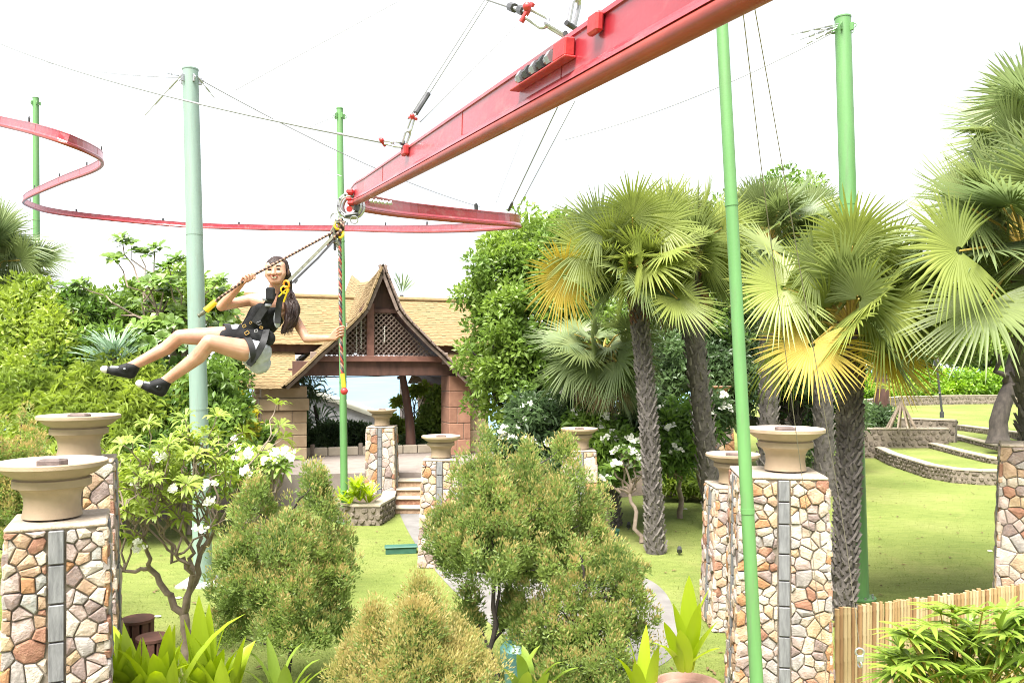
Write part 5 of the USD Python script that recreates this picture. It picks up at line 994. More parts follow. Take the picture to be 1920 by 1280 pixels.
p, r = limb(rng, th.loc, P(485, 980, 12), .06, .05, .02); mb.tube(p, r, 8); th.part('stems', mb, M['twig'], 50); th.part('foliage', rosettes(rng, tips, 15, .27, .06, .3, .3), M['rhapis'], kind='stuff')
fl = MB()
for x, y in [(462, 853), (458, 888), (535, 848), (548, 856), (520, 850), (445, 835), (500, 862)]:
    q = P(x, y, 11.5); v, f = rosettes(rng, [(q + rng.normal(size=3) * .05, (rng.uniform(-.5, .5), -.8, .5)) for _ in range(6)], 5, .052, .04, .5, .0); fl.add(v, f)
th.part('blossoms', fl, M['petal'])

# ------------------------------------------------------------------ conical shrubs with reddish young tips
def conical(label, base, trunk_top, cones, seed, n=150, per=85, tipshare=.18, Lf=.046, Wf=.018):
    """cones: (px, py of the apex, Y, half width px at the bottom, py of the bottom); tufts of fine upright leaves, young growth reddish at the outside tips"""
    rng = np.random.default_rng(seed); th = Thing('conical_shrub', label, 'shrub', base); cl, tp = [], []
    for px, pa, Y, hw, pb in cones:
        m = Y / FPX; k = int(1.9 * n * (pb - pa) * hw / 25000) + 8; H = (pb - pa) * m
        u = rng.uniform(0, 1, k) ** .75; a = rng.uniform(0, 6.283, k); prof = np.where(u < .62, (u / .62) ** .72, 1 - .45 * ((u - .62) / .38) ** 1.6)
        rr = hw * m * prof * rng.uniform(.4, 1.2, k) * (1 + .22 * np.sin(a * 3 + seed) )
        c = P(px, pa, Y) + np.stack([np.cos(a) * rr, np.sin(a) * rr, -u * H], 1)
        ns = meshkit.noise(c * 4.2, seed)
        for q, uu, r_, aa, nq in zip(c, u, rr, a, ns):
            if nq < .40: continue
            cl.append((q, rng.uniform(.04, .13) * (1 if hw > 60 else .85))); tp.append((q, r_ / (hw * m + 1e-6) * .5 + .5 * (1 - uu), aa))
    C = np.array([c for c, r in cl]); R = np.array([r for c, r in cl])
    i = np.repeat(np.arange(len(C)), per); N = len(i); d = unit(rng.normal(size=(N, 3)) + np.array([0, 0, .35])); rad = R[i] * rng.uniform(.2, 1, N) ** .5
    p = C[i] + d * rad[:, None] * np.array([1, 1, 1.75]); axis = np.array([[math.cos(t[2]), math.sin(t[2]), 0] for t in tp])[i]
    D = unit(d * .55 + np.array([0, 0, .75]) + axis * .35 + rng.normal(size=(N, 3)) * .35); S, Nn = basis(D, rng, d)
    L = Lf * rng.uniform(.7, 1.3, N); W = Wf * rng.uniform(.7, 1.3, N)
    score = (d[:, 2] * rad / R[i]) * .6 + np.array([t[1] for t in tp])[i] * .75 + rng.normal(size=N) * .16; young = score > np.quantile(score, 1 - tipshare)
    th.part('foliage', leaf_faces(p[~young], D[~young], S[~young], Nn[~young], L[~young], W[~young]), M['shrub'], kind='stuff')
    th.part('young_leaves', leaf_faces(p[young], D[young], S[young], Nn[young], L[young] * .9, W[young] * .8), M['shrubtip'], kind='stuff', label='reddish orange young shoots')
    mb = MB(); tt = np.asarray(trunk_top, float); pth_, r_ = limb(rng, base, tt, .030, .014, .02, 10); mb.tube(pth_, r_, 8); p2_, r2_ = limb(rng, pth_[2], tt + np.array([.22, .1, -.15]), .02, .009, .02, 9); mb.tube(p2_, r2_, 7)
    for k in rng.permutation(len(C))[:46]:
        q = C[k]; s0 = pth_[int(np.clip(np.searchsorted(pth_[:, 2], q[2] - .35), 0, 9))]; pp, r2 = limb(rng, s0, q, .014, .005, .05, 5); mb.tube(pp, r2, 5)
    th.part('trunk', mb, M['bark'], 50); return th
conical('conical shrub with reddish tips left of centre, beside the yellow lily leaves', P(540, 1290, 8.6) * (1, 1, 0), P(540, 960, 8.6), [(590, 878, 8.7, 62, 1120), (540, 965, 8.4, 85, 1190), (478, 905, 8.6, 70, 1150), (618, 1000, 8.6, 52, 1130), (448, 1010, 8.5, 52, 1140), (555, 1080, 8.3, 90, 1200), (430, 1130, 8.6, 34, 1200), (625, 1120, 8.5, 36, 1200)], 401, n=170)
conical('largest bushy shrub in the centre with two peaks and orange tips', P(925, 1300, 8.4) * (1, 1, 0), P(930, 900, 8.5), [(905, 812, 8.6, 85, 1080), (990, 840, 8.7, 80, 1080), (1060, 825, 8.8, 75, 1060), (920, 890, 8.3, 95, 1080), (1050, 920, 8.5, 80, 1085), (850, 930, 8.5, 45, 1060), (1105, 940, 8.7, 42, 1070), (880, 1110, 8.6, 28, 1190), (960, 1100, 8.6, 30, 1180)], 402, n=180)
conical('sparser lower shrub with gaps to the right of the largest shrub', P(1110, 1300, 8.1) * (1, 1, 0), P(1090, 1040, 8.1), [(1075, 1030, 8.2, 55, 1190), (1150, 1020, 8.4, 55, 1110), (1180, 1060, 8.2, 45, 1220), (1030, 1060, 8.1, 45, 1250), (1130, 1140, 8.0, 90, 1290), (990, 1100, 8.2, 40, 1230), (1060, 1190, 7.9, 70, 1300)], 403, n=150)
conical('nearest low shrub with strongly reddish feathery tips, cut by the bottom edge', P(780, 1500, 6.4) * (1, 1, 0), P(780, 1160, 6.4), [(785, 1098, 6.4, 75, 1330), (700, 1150, 6.3, 75, 1340), (850, 1150, 6.4, 75, 1340), (780, 1140, 6.1, 130, 1400), (890, 1220, 6.3, 45, 1340), (660, 1210, 6.3, 45, 1340)], 404, n=150, tipshare=.55, Lf=.038, Wf=.013)
conical('reddish-tipped shrub cut by the left edge beside the second fire bowl', P(30, 0, 10.4) * (1, 1, 0), P(30, 850, 10.4), [(45, 770, 10.4, 60, 1000), (5, 790, 10.3, 60, 1000), (70, 830, 10.3, 40, 1000), (0, 880, 10.2, 60, 1120), (-40, 780, 10.4, 70, 1050)], 405, n=150, tipshare=.42)
# ------------------------------------------------------------------ the rider
MF = manifold3d.Manifold
M['skin'] = usdkit.material(stage, '/World/Looks/skin', {'g': ('geometry', {}), 'n': ('noise_texture', {'scale': 9.0, 'detail': 4.0}), 'r': ('rgb_ramp', {'ramp': [(0.3, (0.30, 0.15, 0.098)), (0.55, (0.37, 0.205, 0.14)), (0.75, (0.40, 0.235, 0.165))]}),
    'p': ('principled_bsdf', {'roughness': 0.48, 'subsurface_weight': 0.12, 'subsurface_scale': 0.012, 'specular_ior_level': 0.4})}, [('g.position', 'n.vector'), ('n.fac', 'r.fac'), ('r.color', 'p.base_color')], surface='p.BSDF')
M['hair'] = pm('dark_brown_hair', (0.010, 0.005, 0.004), (0.03, 0.013, 0.009), 30, 0.45, 0.004, 90, spec=0.3, stretch=(3, 3, .25))
M['vest'] = pm('black_harness_fabric', (0.008, 0.008, 0.009), (0.02, 0.02, 0.022), 14, 0.85, 0.003, 120, spec=0.2)
M['webbing'] = pm('black_webbing', (0.012, 0.012, 0.013), (0.022, 0.022, 0.024), 40, 0.6, 0.001, 300, spec=0.25)
M['shorts'] = pm('pale_grey_cloth', (0.27, 0.285, 0.315), (0.36, 0.375, 0.405), 18, 0.9, 0.006, 40)
M['shoe'] = pm('black_shoe', (0.006, 0.006, 0.007), (0.014, 0.014, 0.015), 20, 0.7, 0.001, 100, spec=0.2)
M['shoegrey'] = pm('grey_shoe_panel', (0.16, 0.17, 0.19), (0.22, 0.23, 0.25), 20, 0.5)
M['rubber'] = pm('pale_rubber_toe', (0.42, 0.40, 0.34), (0.52, 0.50, 0.44), 20, 0.7)
M['brass'] = pm('brass_buckle', (0.50, 0.33, 0.10), (0.60, 0.42, 0.16), 20, 0.3, metallic=0.8)
M['yellow'] = pm('yellow_handle', (0.60, 0.40, 0.01), (0.68, 0.48, 0.02), 20, 0.5)
M['orange'] = pm('orange_anodised', (0.62, 0.20, 0.012), (0.68, 0.26, 0.02), 20, 0.35, metallic=0.2)
M['rope'] = usdkit.material(stage, '/World/Looks/striped_rope', {'g': ('geometry', {}), 'w': ('wave_texture', {'wave_type': 'bands', 'bands_direction': 'diagonal', 'scale': 13.0, 'distortion': 0.4}),
    'r': ('rgb_ramp', {'ramp': [(0.35, (0.03, 0.018, 0.014)), (0.62, (0.13, 0.03, 0.022)), (0.85, (0.27, 0.17, 0.12))]}), 'p': ('principled_bsdf', {'roughness': 0.8})}, [('g.position', 'w.vector'), ('w.fac', 'r.fac'), ('r.color', 'p.base_color')], surface='p.BSDF')
M['olive'] = pm('olive_webbing', (0.045, 0.045, 0.03), (0.13, 0.13, 0.085), 60, 0.7, stretch=(1, 1, 1))
M['eye'] = pm('dark_eye', (0.006, 0.004, 0.004), None, 5, 0.7, spec=0.1)
M['lip'] = pm('lips', (0.42, 0.10, 0.085), (0.48, 0.14, 0.11), 20, 0.4)
M['teeth'] = pm('teeth', (0.74, 0.71, 0.66), None, 20, 0.3)
def ball(c, r, n=24): return MF.sphere(float(r), n).translate(tuple(map(float, c)))
def ell(c, rad, R=None, n=32):
    m = MF.sphere(1.0, n).scale(tuple(map(float, rad)))
    if R is not None: m = m.transform(np.hstack([np.asarray(R, float), np.zeros((3, 1))]))
    return m.translate(tuple(map(float, c)))
def bone(*jr): return MF.batch_hull([ball(c, r) for c, r in jr])
def J(px, py, Y, r): return (P(px, py, Y), r)
def finish(m, edge=.011, it=8, lam=.5):
    mm = m.refine_to_length(edge).to_mesh(); t = trimesh.Trimesh(np.array(mm.vert_properties[:, :3]), np.array(mm.tri_verts), process=True)
    trimesh.smoothing.filter_taubin(t, lamb=lam, nu=lam + .03, iterations=it); return t
YB_ = 6.2
pel = J(466, 646, 6.22, .108); hipR = J(442, 629, 6.28, .078); hipL = J(484, 660, 6.13, .088)
knR = J(337, 631, 6.08, .054); anR = J(252, 684, 6.02, .037); knL = J(393, 641, 5.93, .057); anL = J(312, 713, 5.95, .038)
wst = J(482, 616, 6.24, .098); rib = J(497, 585, 6.25, .102); rib2 = J(509, 592, 6.27, .090)
shR = J(470, 562, 6.2, .047); shL = J(541, 578, 6.28, .046); elR = J(415, 574, 6.06, .037); wrR = J(452, 532, 5.99, .025); elL = J(575, 635, 6.2, .034); wrL = J(619, 634, 6.12, .024)
chest = J(505, 572, 6.22, .082); nk0 = J(512, 556, 6.23, .052); nk1 = J(516, 538, 6.22, .047)
body = bone(pel, hipR) + bone(pel, hipL) + bone(pel, wst) + bone(wst, rib) + bone(wst, rib2) + bone(rib, rib2, chest) + bone(chest, shR, nk0) + bone(chest, shL, nk0) + bone(rib2, shL) + bone(nk0, nk1)
calf = lambda a, b, r, t=.3, off=(0, 0, 0): (np.asarray(a[0]) + (np.asarray(b[0]) - np.asarray(a[0])) * t + np.asarray(off), r)
cR, cL = calf(knR, anR, .053, .32, (.0, .02, -.018)), calf(knL, anL, .056, .32, (.01, .02, -.018))
thR, thL = calf(hipR, knR, .078, .35, (0, 0, -.005)), calf(hipL, knL, .085, .32, (0, 0, -.008))
body += bone(hipR, thR) + bone(thR, knR) + bone(hipL, thL) + bone(thL, knL) + bone(knR, cR) + bone(cR, anR) + bone(knL, cL) + bone(cL, anL)
toeR = P(196, 692, 5.95); heelR = P(243, 700, 6.02); toeL = P(262, 719, 5.88); heelL = P(300, 733, 5.95)
for an, he, to in ((anR, heelR, toeR), (anL, heelL, toeL)): body += bone(an, (he, .030), (he + (to - he) * .45 + (0, 0, .005), .030)) + bone((he, .026), (to, .020))
biR, biL = calf(shR, elR, .042, .35), calf(shL, elL, .039, .4)
body += bone(shR, biR) + bone(biR, elR) + bone(elR, calf(elR, wrR, .034, .3)) + bone(calf(elR, wrR, .034, .3), wrR) + bone(shL, biL) + bone(biL, elL) + bone(elL, calf(elL, wrL, .033, .3)) + bone(calf(elL, wrL, .033, .3), wrL)
# head: skull, jaw, cheeks, nose, ears
hc = P(518.5, 507, 6.2); tilt = math.radians(-3); HRm = np.array([[math.cos(tilt), 0, math.sin(tilt)], [0, 1, 0], [-math.sin(tilt), 0, math.cos(tilt)]])
def hd(x, y, z): return hc + HRm @ np.array([x, y, z])              # head coordinates: x picture right, y towards the viewer is negative
head = ell(hd(0, .02, .012), (.085, .092, .088), HRm) + MF.batch_hull([ball(hd(-.052, -.035, -.03), .031), ball(hd(.052, -.035, -.03), .031), ball(hd(-.026, -.044, -.088), .024), ball(hd(.026, -.044, -.088), .024), ball(hd(0, -.056, -.09), .019), ball(hd(-.045, -.03, .03), .034), ball(hd(.045, -.03, .03), .034), ball(hd(0, .01, -.06), .05)])
head += MF.batch_hull([ball(hd(0, -.078, .0), .008), ball(hd(0, -.096, -.037), .011), ball(hd(-.013, -.083, -.04), .008), ball(hd(.013, -.083, -.04), .008)])
head += ell(hd(-.036, -.066, -.03), (.022, .016, .018)) + ell(hd(.036, -.066, -.03), (.022, .016, .018))
for e in (-1, 1): head += ell(hd(e * .085, .012, -.012), (.010, .02, .03))
body += head + bone(nk1, (hd(0, .012, -.06), .046))
# hands: palm and five fingers round the ropes
def hand(w, palm_c, across, along, grip, rope_dir, thumb_side):
    """palm between the wrist and the knuckles; fingers curl round the rope that runs along rope_dir through grip"""
    across, along, rope_dir = unit(across), unit(along), unit(rope_dir); nrm = unit(np.cross(along, rope_dir))
    m = MF.batch_hull([ball(w, .022)] + [ball(palm_c + rope_dir * k, .0145) for k in (-.032, .032)])
    for k, (o, l) in enumerate(((-.033, .9), (-.011, 1.0), (.011, .97), (.032, .8))):
        b = palm_c + rope_dir * o; R_ = .024 * l; pts = [b]
        for a in (25, 85, 150, 205): 
            a = math.radians(a); pts.append(grip + rope_dir * o + (-math.cos(a) * -1) * 0 * along + R_ * (math.cos(math.pi / 2 - a) * along - math.cos(a) * nrm * -1))
        for q0, q1 in zip(pts[:-1], pts[1:]): m += MF.batch_hull([ball(q0, .0098, 12), ball(q1, .0090, 12)])
    t0 = palm_c - along * .02 + rope_dir * thumb_side * .03; t1 = grip + rope_dir * thumb_side * .046 - nrm * .012; t2 = grip + rope_dir * thumb_side * .03 - nrm * .028 + along * .012
    m += MF.batch_hull([ball(t0, .013, 14), ball(t1, .011, 14)]) + MF.batch_hull([ball(t1, .011, 14), ball(t2, .009, 14)]); return m
TRO = P(650, 392, 6.3)                                                # trolley hub
gR = P(465, 521, 5.955); ropeR0, ropeR1 = P(374, 592, 5.92), P(636, 428, 6.22)
dR = unit(P(505, 500, 6.0) - gR)
body += hand(wrR[0], P(459, 525, 5.975), dR, unit(gR - wrR[0]), gR, dR, 1)
gL = P(639, 622, 6.085); dL = np.array([0.03, 0, 1.0])
body += hand(wrL[0], P(630, 627, 6.10), dL, unit(gL - wrL[0]), gL, unit(dL), 1)
bt = finish(body, .0095, 5)
rider = Thing('person', 'woman in black harness and pale grey shorts swinging from the red rail', 'person', pel[0])
bpath = rider.part('body', (bt.vertices, bt.faces), M['skin'], True)
def on_face(x, z, lift=.0):
    """the point of the face's surface in front of head coordinates (x, z)"""
    q = hd(x, -.2, z); v = bt.vertices; d = np.hypot(v[:, 0] - q[0], v[:, 2] - q[2]); ok = d < .009; y = v[ok][:, 1].min(); return np.array([q[0], y - lift, q[2]])
for e in (-1, 1):
    rider.part('eye', MB().ball(on_face(e * .033, .0) + (0, .002, 0), 1, 2, (.0165, .007, .0068)), M['eye'], True)
    q = np.array([on_face(e * x, z, .0) for x, z in ((.016, .023), (.030, .029), (.045, .027), (.055, .020))]); rider.part('eyebrow', MB().tube(q, [.003, .0046, .0042, .002], 6), M['hair'], True)
q = [on_face(x, -.058 + .30 * abs(x) ** 1.0 + (.0), .0) for x in np.linspace(-.03, .03, 9)]
mo = MB(); up_l = np.array([on_face(x, -.057 + 8 * x * x, -.001) for x in np.linspace(-.026, .026, 9)]); lo_l = np.array([on_face(x, -.076 + 26 * x * x, -.001) for x in np.linspace(-.026, .026, 9)])
mo.tube(up_l, .0032, 6); mo.tube(lo_l, .0042, 6); rider.part('lips', mo, M['lip'], True)
mth = MB(); fr = up_l + (0, -.0012, 0); bk = lo_l + (0, -.0012, 0); mth.add(np.vstack([fr, bk]), [[i, i + 1, 9 + i + 1, 9 + i] for i in range(8)]); rider.part('mouth', mth, M['eye'])
tt = MB(); a_ = up_l[1:-1] + (0, -.0026, -.002); b_ = up_l[1:-1] * .15 + lo_l[1:-1] * .85 + (0, -.0026, 0); tt.add(np.vstack([a_, b_]), [[i, i + 1, 7 + i + 1, 7 + i] for i in range(6)]); rider.part('teeth', tt, M['teeth'])
# hair: a cap swept back from the forehead, and the long fall over her left shoulder
cap = ell(hd(0, .026, .020), (.0915, .096, .094), HRm, 48)
cut = ell(hd(.010, -.085, -.028), (.071, .085, .088), HRm, 48) + MF.cube((.3, .3, .3), True).translate(tuple(hd(0, 0, -.19)))
hm = cap - cut
hm += bone((hd(.05, .05, -.03), .05), (P(537, 548, 6.30), .048)) + bone((hd(.0, .07, -.04), .055), (P(537, 548, 6.30), .048)) + bone((P(537, 548, 6.28), .048), (P(549, 578, 6.20), .058)) + bone((P(549, 578, 6.20), .058), (P(546, 602, 6.17), .050)) + bone((P(546, 602, 6.17), .050), (P(531, 622, 6.15), .016))
hm += bone((hd(-.084, .0, .0), .010), (hd(-.081, -.012, -.045), .006)) + bone((hd(.086, -.002, .01), .012), (hd(.084, -.008, -.04), .008))
ht = finish(hm, .011, 4); nn = ht.vertex_normals; ht.vertices += nn * ((meshkit.noise(ht.vertices * (130, 60, 18), 3) - .5) * .012)[:, None]
hpath = rider.part('hair', (ht.vertices, ht.faces), M['hair'], True)
rg = np.random.default_rng(7); mb = MB()
for k in range(130):
    a0 = P(541 + rg.uniform(-8, 10), 556 + rg.uniform(-8, 8), 6.2 + rg.uniform(-.03, .05)); a1 = P(550 + rg.uniform(-11, 9), 588 + rg.uniform(-6, 6), 6.14 + rg.uniform(-.02, .08)); a2 = P(534 + rg.uniform(-8, 16), 622 + rg.uniform(-14, 8), 6.14 + rg.uniform(-.02, .05))
    mb.tube(catmull([a0, a1, a2], 5), np.linspace(.0042, .001, 11), 5)
rider.part('hair_strands', mb, M['hair'], True, parent=hpath)
# clothes
def grow(jr, d): return (jr[0], jr[1] + d)
vest = bone(grow(wst, .016), grow(rib, .014)) + bone(grow(wst, .016), grow(rib2, .014)) + bone(grow(rib, .013), grow(rib2, .013), (chest[0] + np.array([-.0, .01, -.035]), .088))
vest += bone((P(470, 610, 6.14), .055), (P(489, 580, 6.13), .05)) + bone(grow(wst, .018), (pel[0] + (wst[0] - pel[0]) * .45, .118))
vt = finish(vest, .011, 5); vt.vertices += vt.vertex_normals * ((meshkit.fbm(vt.vertices * 22, 3, 4) - .5) * .018)[:, None]
vpath = rider.part('vest', (vt.vertices, vt.faces), M['vest'], True)
sh = bone(grow(pel, .014), grow(hipL, .014), (thL[0] * .36 + hipL[0] * .64, .0975)) + bone(grow(pel, .012), grow(hipR, .012), (thR[0] * .04 + hipR[0] * .96, .084)) + bone(grow(pel, .015), (P(486, 680, 6.17), .088))
st_ = finish(sh, .011, 4); st_.vertices += st_.vertex_normals * ((meshkit.fbm(st_.vertices * 26, 3, 9) - .5) * .012)[:, None]
rider.part('shorts', (st_.vertices, st_.faces), M['shorts'], True)
ss = ell(P(520, 598, 6.13), (.028, .02, .07)); s_ = finish(ss, .012, 2); rider.part('side_panel', (s_.vertices, s_.faces), M['shorts'], True)
def ribbon(pts, w, th_, nref):
    pts = np.asarray(pts, float); t = unit(np.gradient(pts, axis=0)); nref = np.asarray(nref, float); nref = np.broadcast_to(nref, pts.shape); s = unit(np.cross(t, nref)); n = np.cross(s, t); m = len(pts); v = []
    for a, b in ((-1, -1), (1, -1), (1, 1), (-1, 1)): v.append(pts + s * w / 2 * a + n * th_ / 2 * b)
    v = np.stack(v, 1).reshape(-1, 3); f = [[i * 4 + j, i * 4 + (j + 1) % 4, (i + 1) * 4 + (j + 1) % 4, (i + 1) * 4 + j] for i in range(m - 1) for j in range(4)] + [[0, 1, 2, 3], [(m - 1) * 4 + k for k in (3, 2, 1, 0)]]
    return v, np.array(f)
def loop(c, axis, r, w, th_, squash=1.0):
    axis = unit(axis); a = unit(np.cross(axis, [0, 0, 1.0])); b = np.cross(axis, a); t = np.linspace(0, 2 * np.pi, 33); p = c + r * (np.cos(t)[:, None] * a + np.sin(t)[:, None] * b * squash); return ribbon(p, w, th_, unit(p - c))
ax = knL[0] - hipL[0]; rider.part('leg_loop', loop(hipL[0] + ax * .20 + np.array([.0, 0, -.006]), ax + np.array([0, 0, -.14]), .106, .045, .008), M['webbing'], 40)
ax = knR[0] - hipR[0]; rider.part('leg_loop', loop(hipR[0] + ax * .16, ax, .093, .045, .008), M['webbing'], 40)
bx = wst[0] - pel[0]; rider.part('waist_belt', loop(pel[0] + bx * .62, bx, .131, .06, .012, .95), M['webbing'], 40)
rider.part('side_strap', ribbon(catmull([P(500, 618, 6.10), P(494, 640, 6.02), P(483, 662, 6.02), P(466, 684, 6.04)], 6), .05, .008, (0, -1, 0)), M['webbing'], 40)
rider.part('chest_strap', ribbon(catmull([P(478, 606, 6.08), P(490, 586, 6.08), P(505, 565, 6.07), P(512, 548, 6.05)], 6), .055, .012, (0, -1, 0)), M['webbing'], 40)
rider.part('chest_strap', ribbon(catmull([P(520, 606, 6.10), P(521, 590, 6.10), P(524, 566, 6.08), P(530, 548, 6.05)], 6), .045, .012, (0, -1, 0)), M['webbing'], 40)
b = MB(); b.box(P(507, 551, 6.03), (.068, .03, .10), None, .012); rider.part('chest_pad', b, M['vest'])
b = MB(); b.box(P(498, 561, 6.05), (.05, .02, .022), None, .006); b.box(P(503, 572, 6.06), (.05, .02, .022), None, .006); rider.part('buckle', b, M['shoegrey'])
rgb_ = np.random.default_rng(3)
for x, y, mat, s in ((458, 611, 'brass', .8), (470, 605, 'brass', .6), (463, 624, 'brass', 1.0), (480, 620, 'steel', .8), (490, 614, 'brass', .7), (486, 606, 'darksteel', 1.0)):
    b = MB(); q = P(x, y, 6.05); R_ = np.array(trimesh.transformations.euler_matrix(rgb_.uniform(-.3, .3), rgb_.uniform(-.9, .9), rgb_.uniform(-.5, .5)))[:3, :3]
    for sx, sz, w_, h_ in ((0, 1, .034, .006), (0, -1, .034, .006), (1, 0, .006, .024), (-1, 0, .006, .024)): b.box(q + R_ @ np.array([sx * .015, 0, sz * .011]) * s, (w_ * s, .007, h_ * s), R_, .002)
    rider.part('buckle', b, M[mat])
b = MB(); b.box(P(449, 634, 6.09), (.10, .03, .035), np.array([[.9, 0, -.43], [0, 1, 0], [.43, 0, .9]]), .008); rider.part('hip_pad', b, M['vest'])
hp = finish(bone((P(424, 630, 6.18), .052), (P(466, 630, 6.12), .062)) + bone((P(466, 630, 6.12), .062), (P(500, 634, 6.14), .066)), .011, 3); rider.part('hip_panel', (hp.vertices, hp.faces), M['vest'], True)
# shoes
for an, he, to in ((anR, heelR, toeR), (anL, heelL, toeL)):
    d = unit(to - he); upv = unit(an[0] - he - d * ((an[0] - he) @ d)); lat = np.cross(d, upv)
    s = MF.batch_hull([ball(he - d * .012, .036), ball(an[0] - upv * .012, .043), ball(he + d * .07 + upv * .012, .038)]) + MF.batch_hull([ball(he - d * .01 - upv * .008, .031), ball(he + (to - he) * .55 - lat * .012, .034), ball(he + (to - he) * .55 + lat * .012, .034), ball(to, .024)])
    s = finish(s, .009, 3); sp = rider.part('shoe', (s.vertices, s.faces), M['shoe'], True)
    tcap = finish(MF.batch_hull([ball(to + d * .004, .0255), ball(to - d * .008 - lat * .006, .0262), ball(to - d * .008 + lat * .006, .0262)]), .009, 2); rider.part('toe_cap', (tcap.vertices, tcap.faces), M['rubber'], True, parent=sp)
    c = he + (to - he) * .42 + upv * .030 + np.array([0, -.014, 0]); pn = finish(MF.batch_hull([ball(c - d * .02, .016), ball(c + d * .05 - upv * .008, .013)]), .008, 2); rider.part('side_panel', (pn.vertices, pn.faces), M['shoegrey'], True, parent=sp)
    c = he + (to - he) * .14 + upv * .036; rider.part('ankle_strap', loop(c, d, .041, .02, .006), M['shoe'], 40, parent=sp); rider.part('strap_mark', MB().box(c + np.array([0, -.041, -.004]), (.022, .006, .012), None, .002), M['shoegrey'], parent=sp)

# ------------------------------------------------------------------ trolley, straps and ropes
iT = rail_near(655); tc, tt_, ts_, tu_ = frame(iT)
tr = Thing('ride_trolley', 'round steel trolley with red hardware hanging on the end of the near rail', 'trolley', TRO)
hub = P(655, 386, 6.28); axd = unit(np.array([.12, 1, .05]))
b = MB(); b.torus(hub, axd, .088, .017, 36, 10); b.torus(hub - axd * .012, axd, .072, .008, 30, 8); tr.part('wheel_ring', b, M['steel'], 40)
b = MB(); b.torus(hub + axd * .06 + (.012, 0, 0), axd, .086, .014, 36, 10); tr.part('wheel_ring', b, M['steel'], 40)
for k in range(10):
    a = k * .628; e1 = unit(np.cross(axd, [0, 0, 1])); q = hub + .088 * (math.cos(a) * e1 + math.sin(a) * np.cross(axd, e1)) - axd * .016; tr.part('ring_bolt', MB().tube([q, q - axd * .008], .007, 6), M['darksteel'])
for (x, y, w, h) in ((657, 360, .06, .045), (655, 374, .05, .03), (660, 381, .07, .04)): b = MB(); b.box(P(x, y, 6.22), (w, .06, h), None, .014); tr.part('red_block', b, M['redpart'])
b = MB(); b.tube([P(655, 392, 6.2), P(655, 392, 6.4)], .024, 14); tr.part('axle', b, M['redpart'], 40)
b = MB(); b.tube([P(648, 404, 6.2), P(672, 401, 6.2)], .016, 8); b.box(P(668, 385, 6.2), (.03, .05, .10), None, .008); tr.part('swivel', b, M['darksteel'])
b = MB(); b.torus(P(628, 408, 6.22), (.2, 1, 0), .036, .006, 24, 8); b.torus(P(664, 412, 6.2), (.1, 1, .3), .03, .0055, 24, 8); b.torus(P(640, 416, 6.2), (.6, 1, 0), .032, .0065, 24, 8); tr.part('carabiner', b, M['steel'], 40)
knot = Thing('rope_knot', 'tangle of knotted ropes and olive slings just under the trolley', 'rope', P(636, 428, 6.2))
rg = np.random.default_rng(5)
for k in range(7):
    q = P(640, 424, 6.2); pts = [P(646 - 3 * k + rg.uniform(-4, 4), 408 + rg.uniform(0, 10), 6.2 + rg.uniform(-.03, .03)), P(634 + rg.uniform(-10, 10), 424 + rg.uniform(-6, 6), 6.17 + rg.uniform(-.03, .05)), P(628 + rg.uniform(-12, 12), 440 + rg.uniform(-6, 8), 6.19 + rg.uniform(-.03, .03)), P(622 + rg.uniform(-10, 14), 456 + rg.uniform(-4, 10), 6.18)]
    knot.part('rope_end', MB().tube(catmull(pts, 6), .0095 if k % 2 else .008, 7), M['rope'] if k % 2 else M['olive'], 40)
for k in range(4): b = MB(); b.torus(P(632 + 4 * k, 424 + 8 * (k % 3), 6.18), unit(rg.normal(size=3)), .026, .009, 20, 7); knot.part('knot', b, M['rope'] if k % 2 else M['yellow'], 40)
b = MB(); b.box(P(628, 462, 6.19), (.022, .02, .06), None, .006); knot.part('clip', b, M['darksteel'])
sl = Thing('hanging_straps', 'two olive harness straps from the trolley down to the rider\'s chest', 'straps', P(548, 525, 6.05))
sl.part('strap', ribbon([P(636, 432, 6.2), P(590, 478, 6.1), P(541, 527, 6.02)], .022, .007, (0, -1, 0)), M['olive'])
sl.part('strap', ribbon([P(640, 436, 6.2), P(596, 484, 6.1), P(548, 530, 6.02)], .016, .007, (0, -1, 0)), M['webbing'])
b = MB(); b.torus(P(537, 533, 6.0), (.5, 1, .2), .026, .008, 22, 8); sl.part('carabiner', b, M['orange'], 40)
b = MB(); b.torus(P(534, 543, 6.0), (-.3, 1, .4), .028, .006, 22, 8); b.tube([P(543, 536, 6.0), P(523, 556, 6.02)], .006, 7); b.tube([P(540, 542, 6.0), P(532, 566, 6.04)], .007, 7); sl.part('yellow_cord', b, M['yellow'], 40)
sl.part('loose_end', ribbon([P(550, 528, 6.03), P(554, 530, 6.0), P(558, 524, 6.0)], .012, .006, (0, -1, 0)), M['darksteel'])
r1 = Thing('hand_rope', 'striped rope from the trolley past her face to the yellow handle in her right hand', 'rope', gR)
main = np.array([P(634, 430, 6.2), P(505, 500, 5.985), gR, P(412, 558, 5.92), P(400, 568, 5.92)]); r1.part('rope', MB().tube(main, .0098, 9), M['rope'], 40)
r1.part('handle', MB().tube([P(404, 566, 5.92), P(386, 582, 5.92)], [.022, .024], 12), M['yellow'], 40); r1.part('rope_end', MB().tube(catmull([P(386, 582, 5.92), P(376, 590, 5.92), P(372, 592, 5.92)], 4), [.016] * 4 + [.012] * 4 + [.018], 8), M['olive'], 40)
r2 = Thing('hanging_rope', 'twisted brown and black rope hanging from the trolley, held by her left hand', 'rope', gL)
t = np.linspace(0, 1, 90); ctr = np.array([np.interp(t, [0, .66, .93, 1], [P(637, 440, 6.2)[k], gL[k], P(642, 700, 6.07)[k], P(644, 722, 6.07)[k]]) for k in range(3)]).T
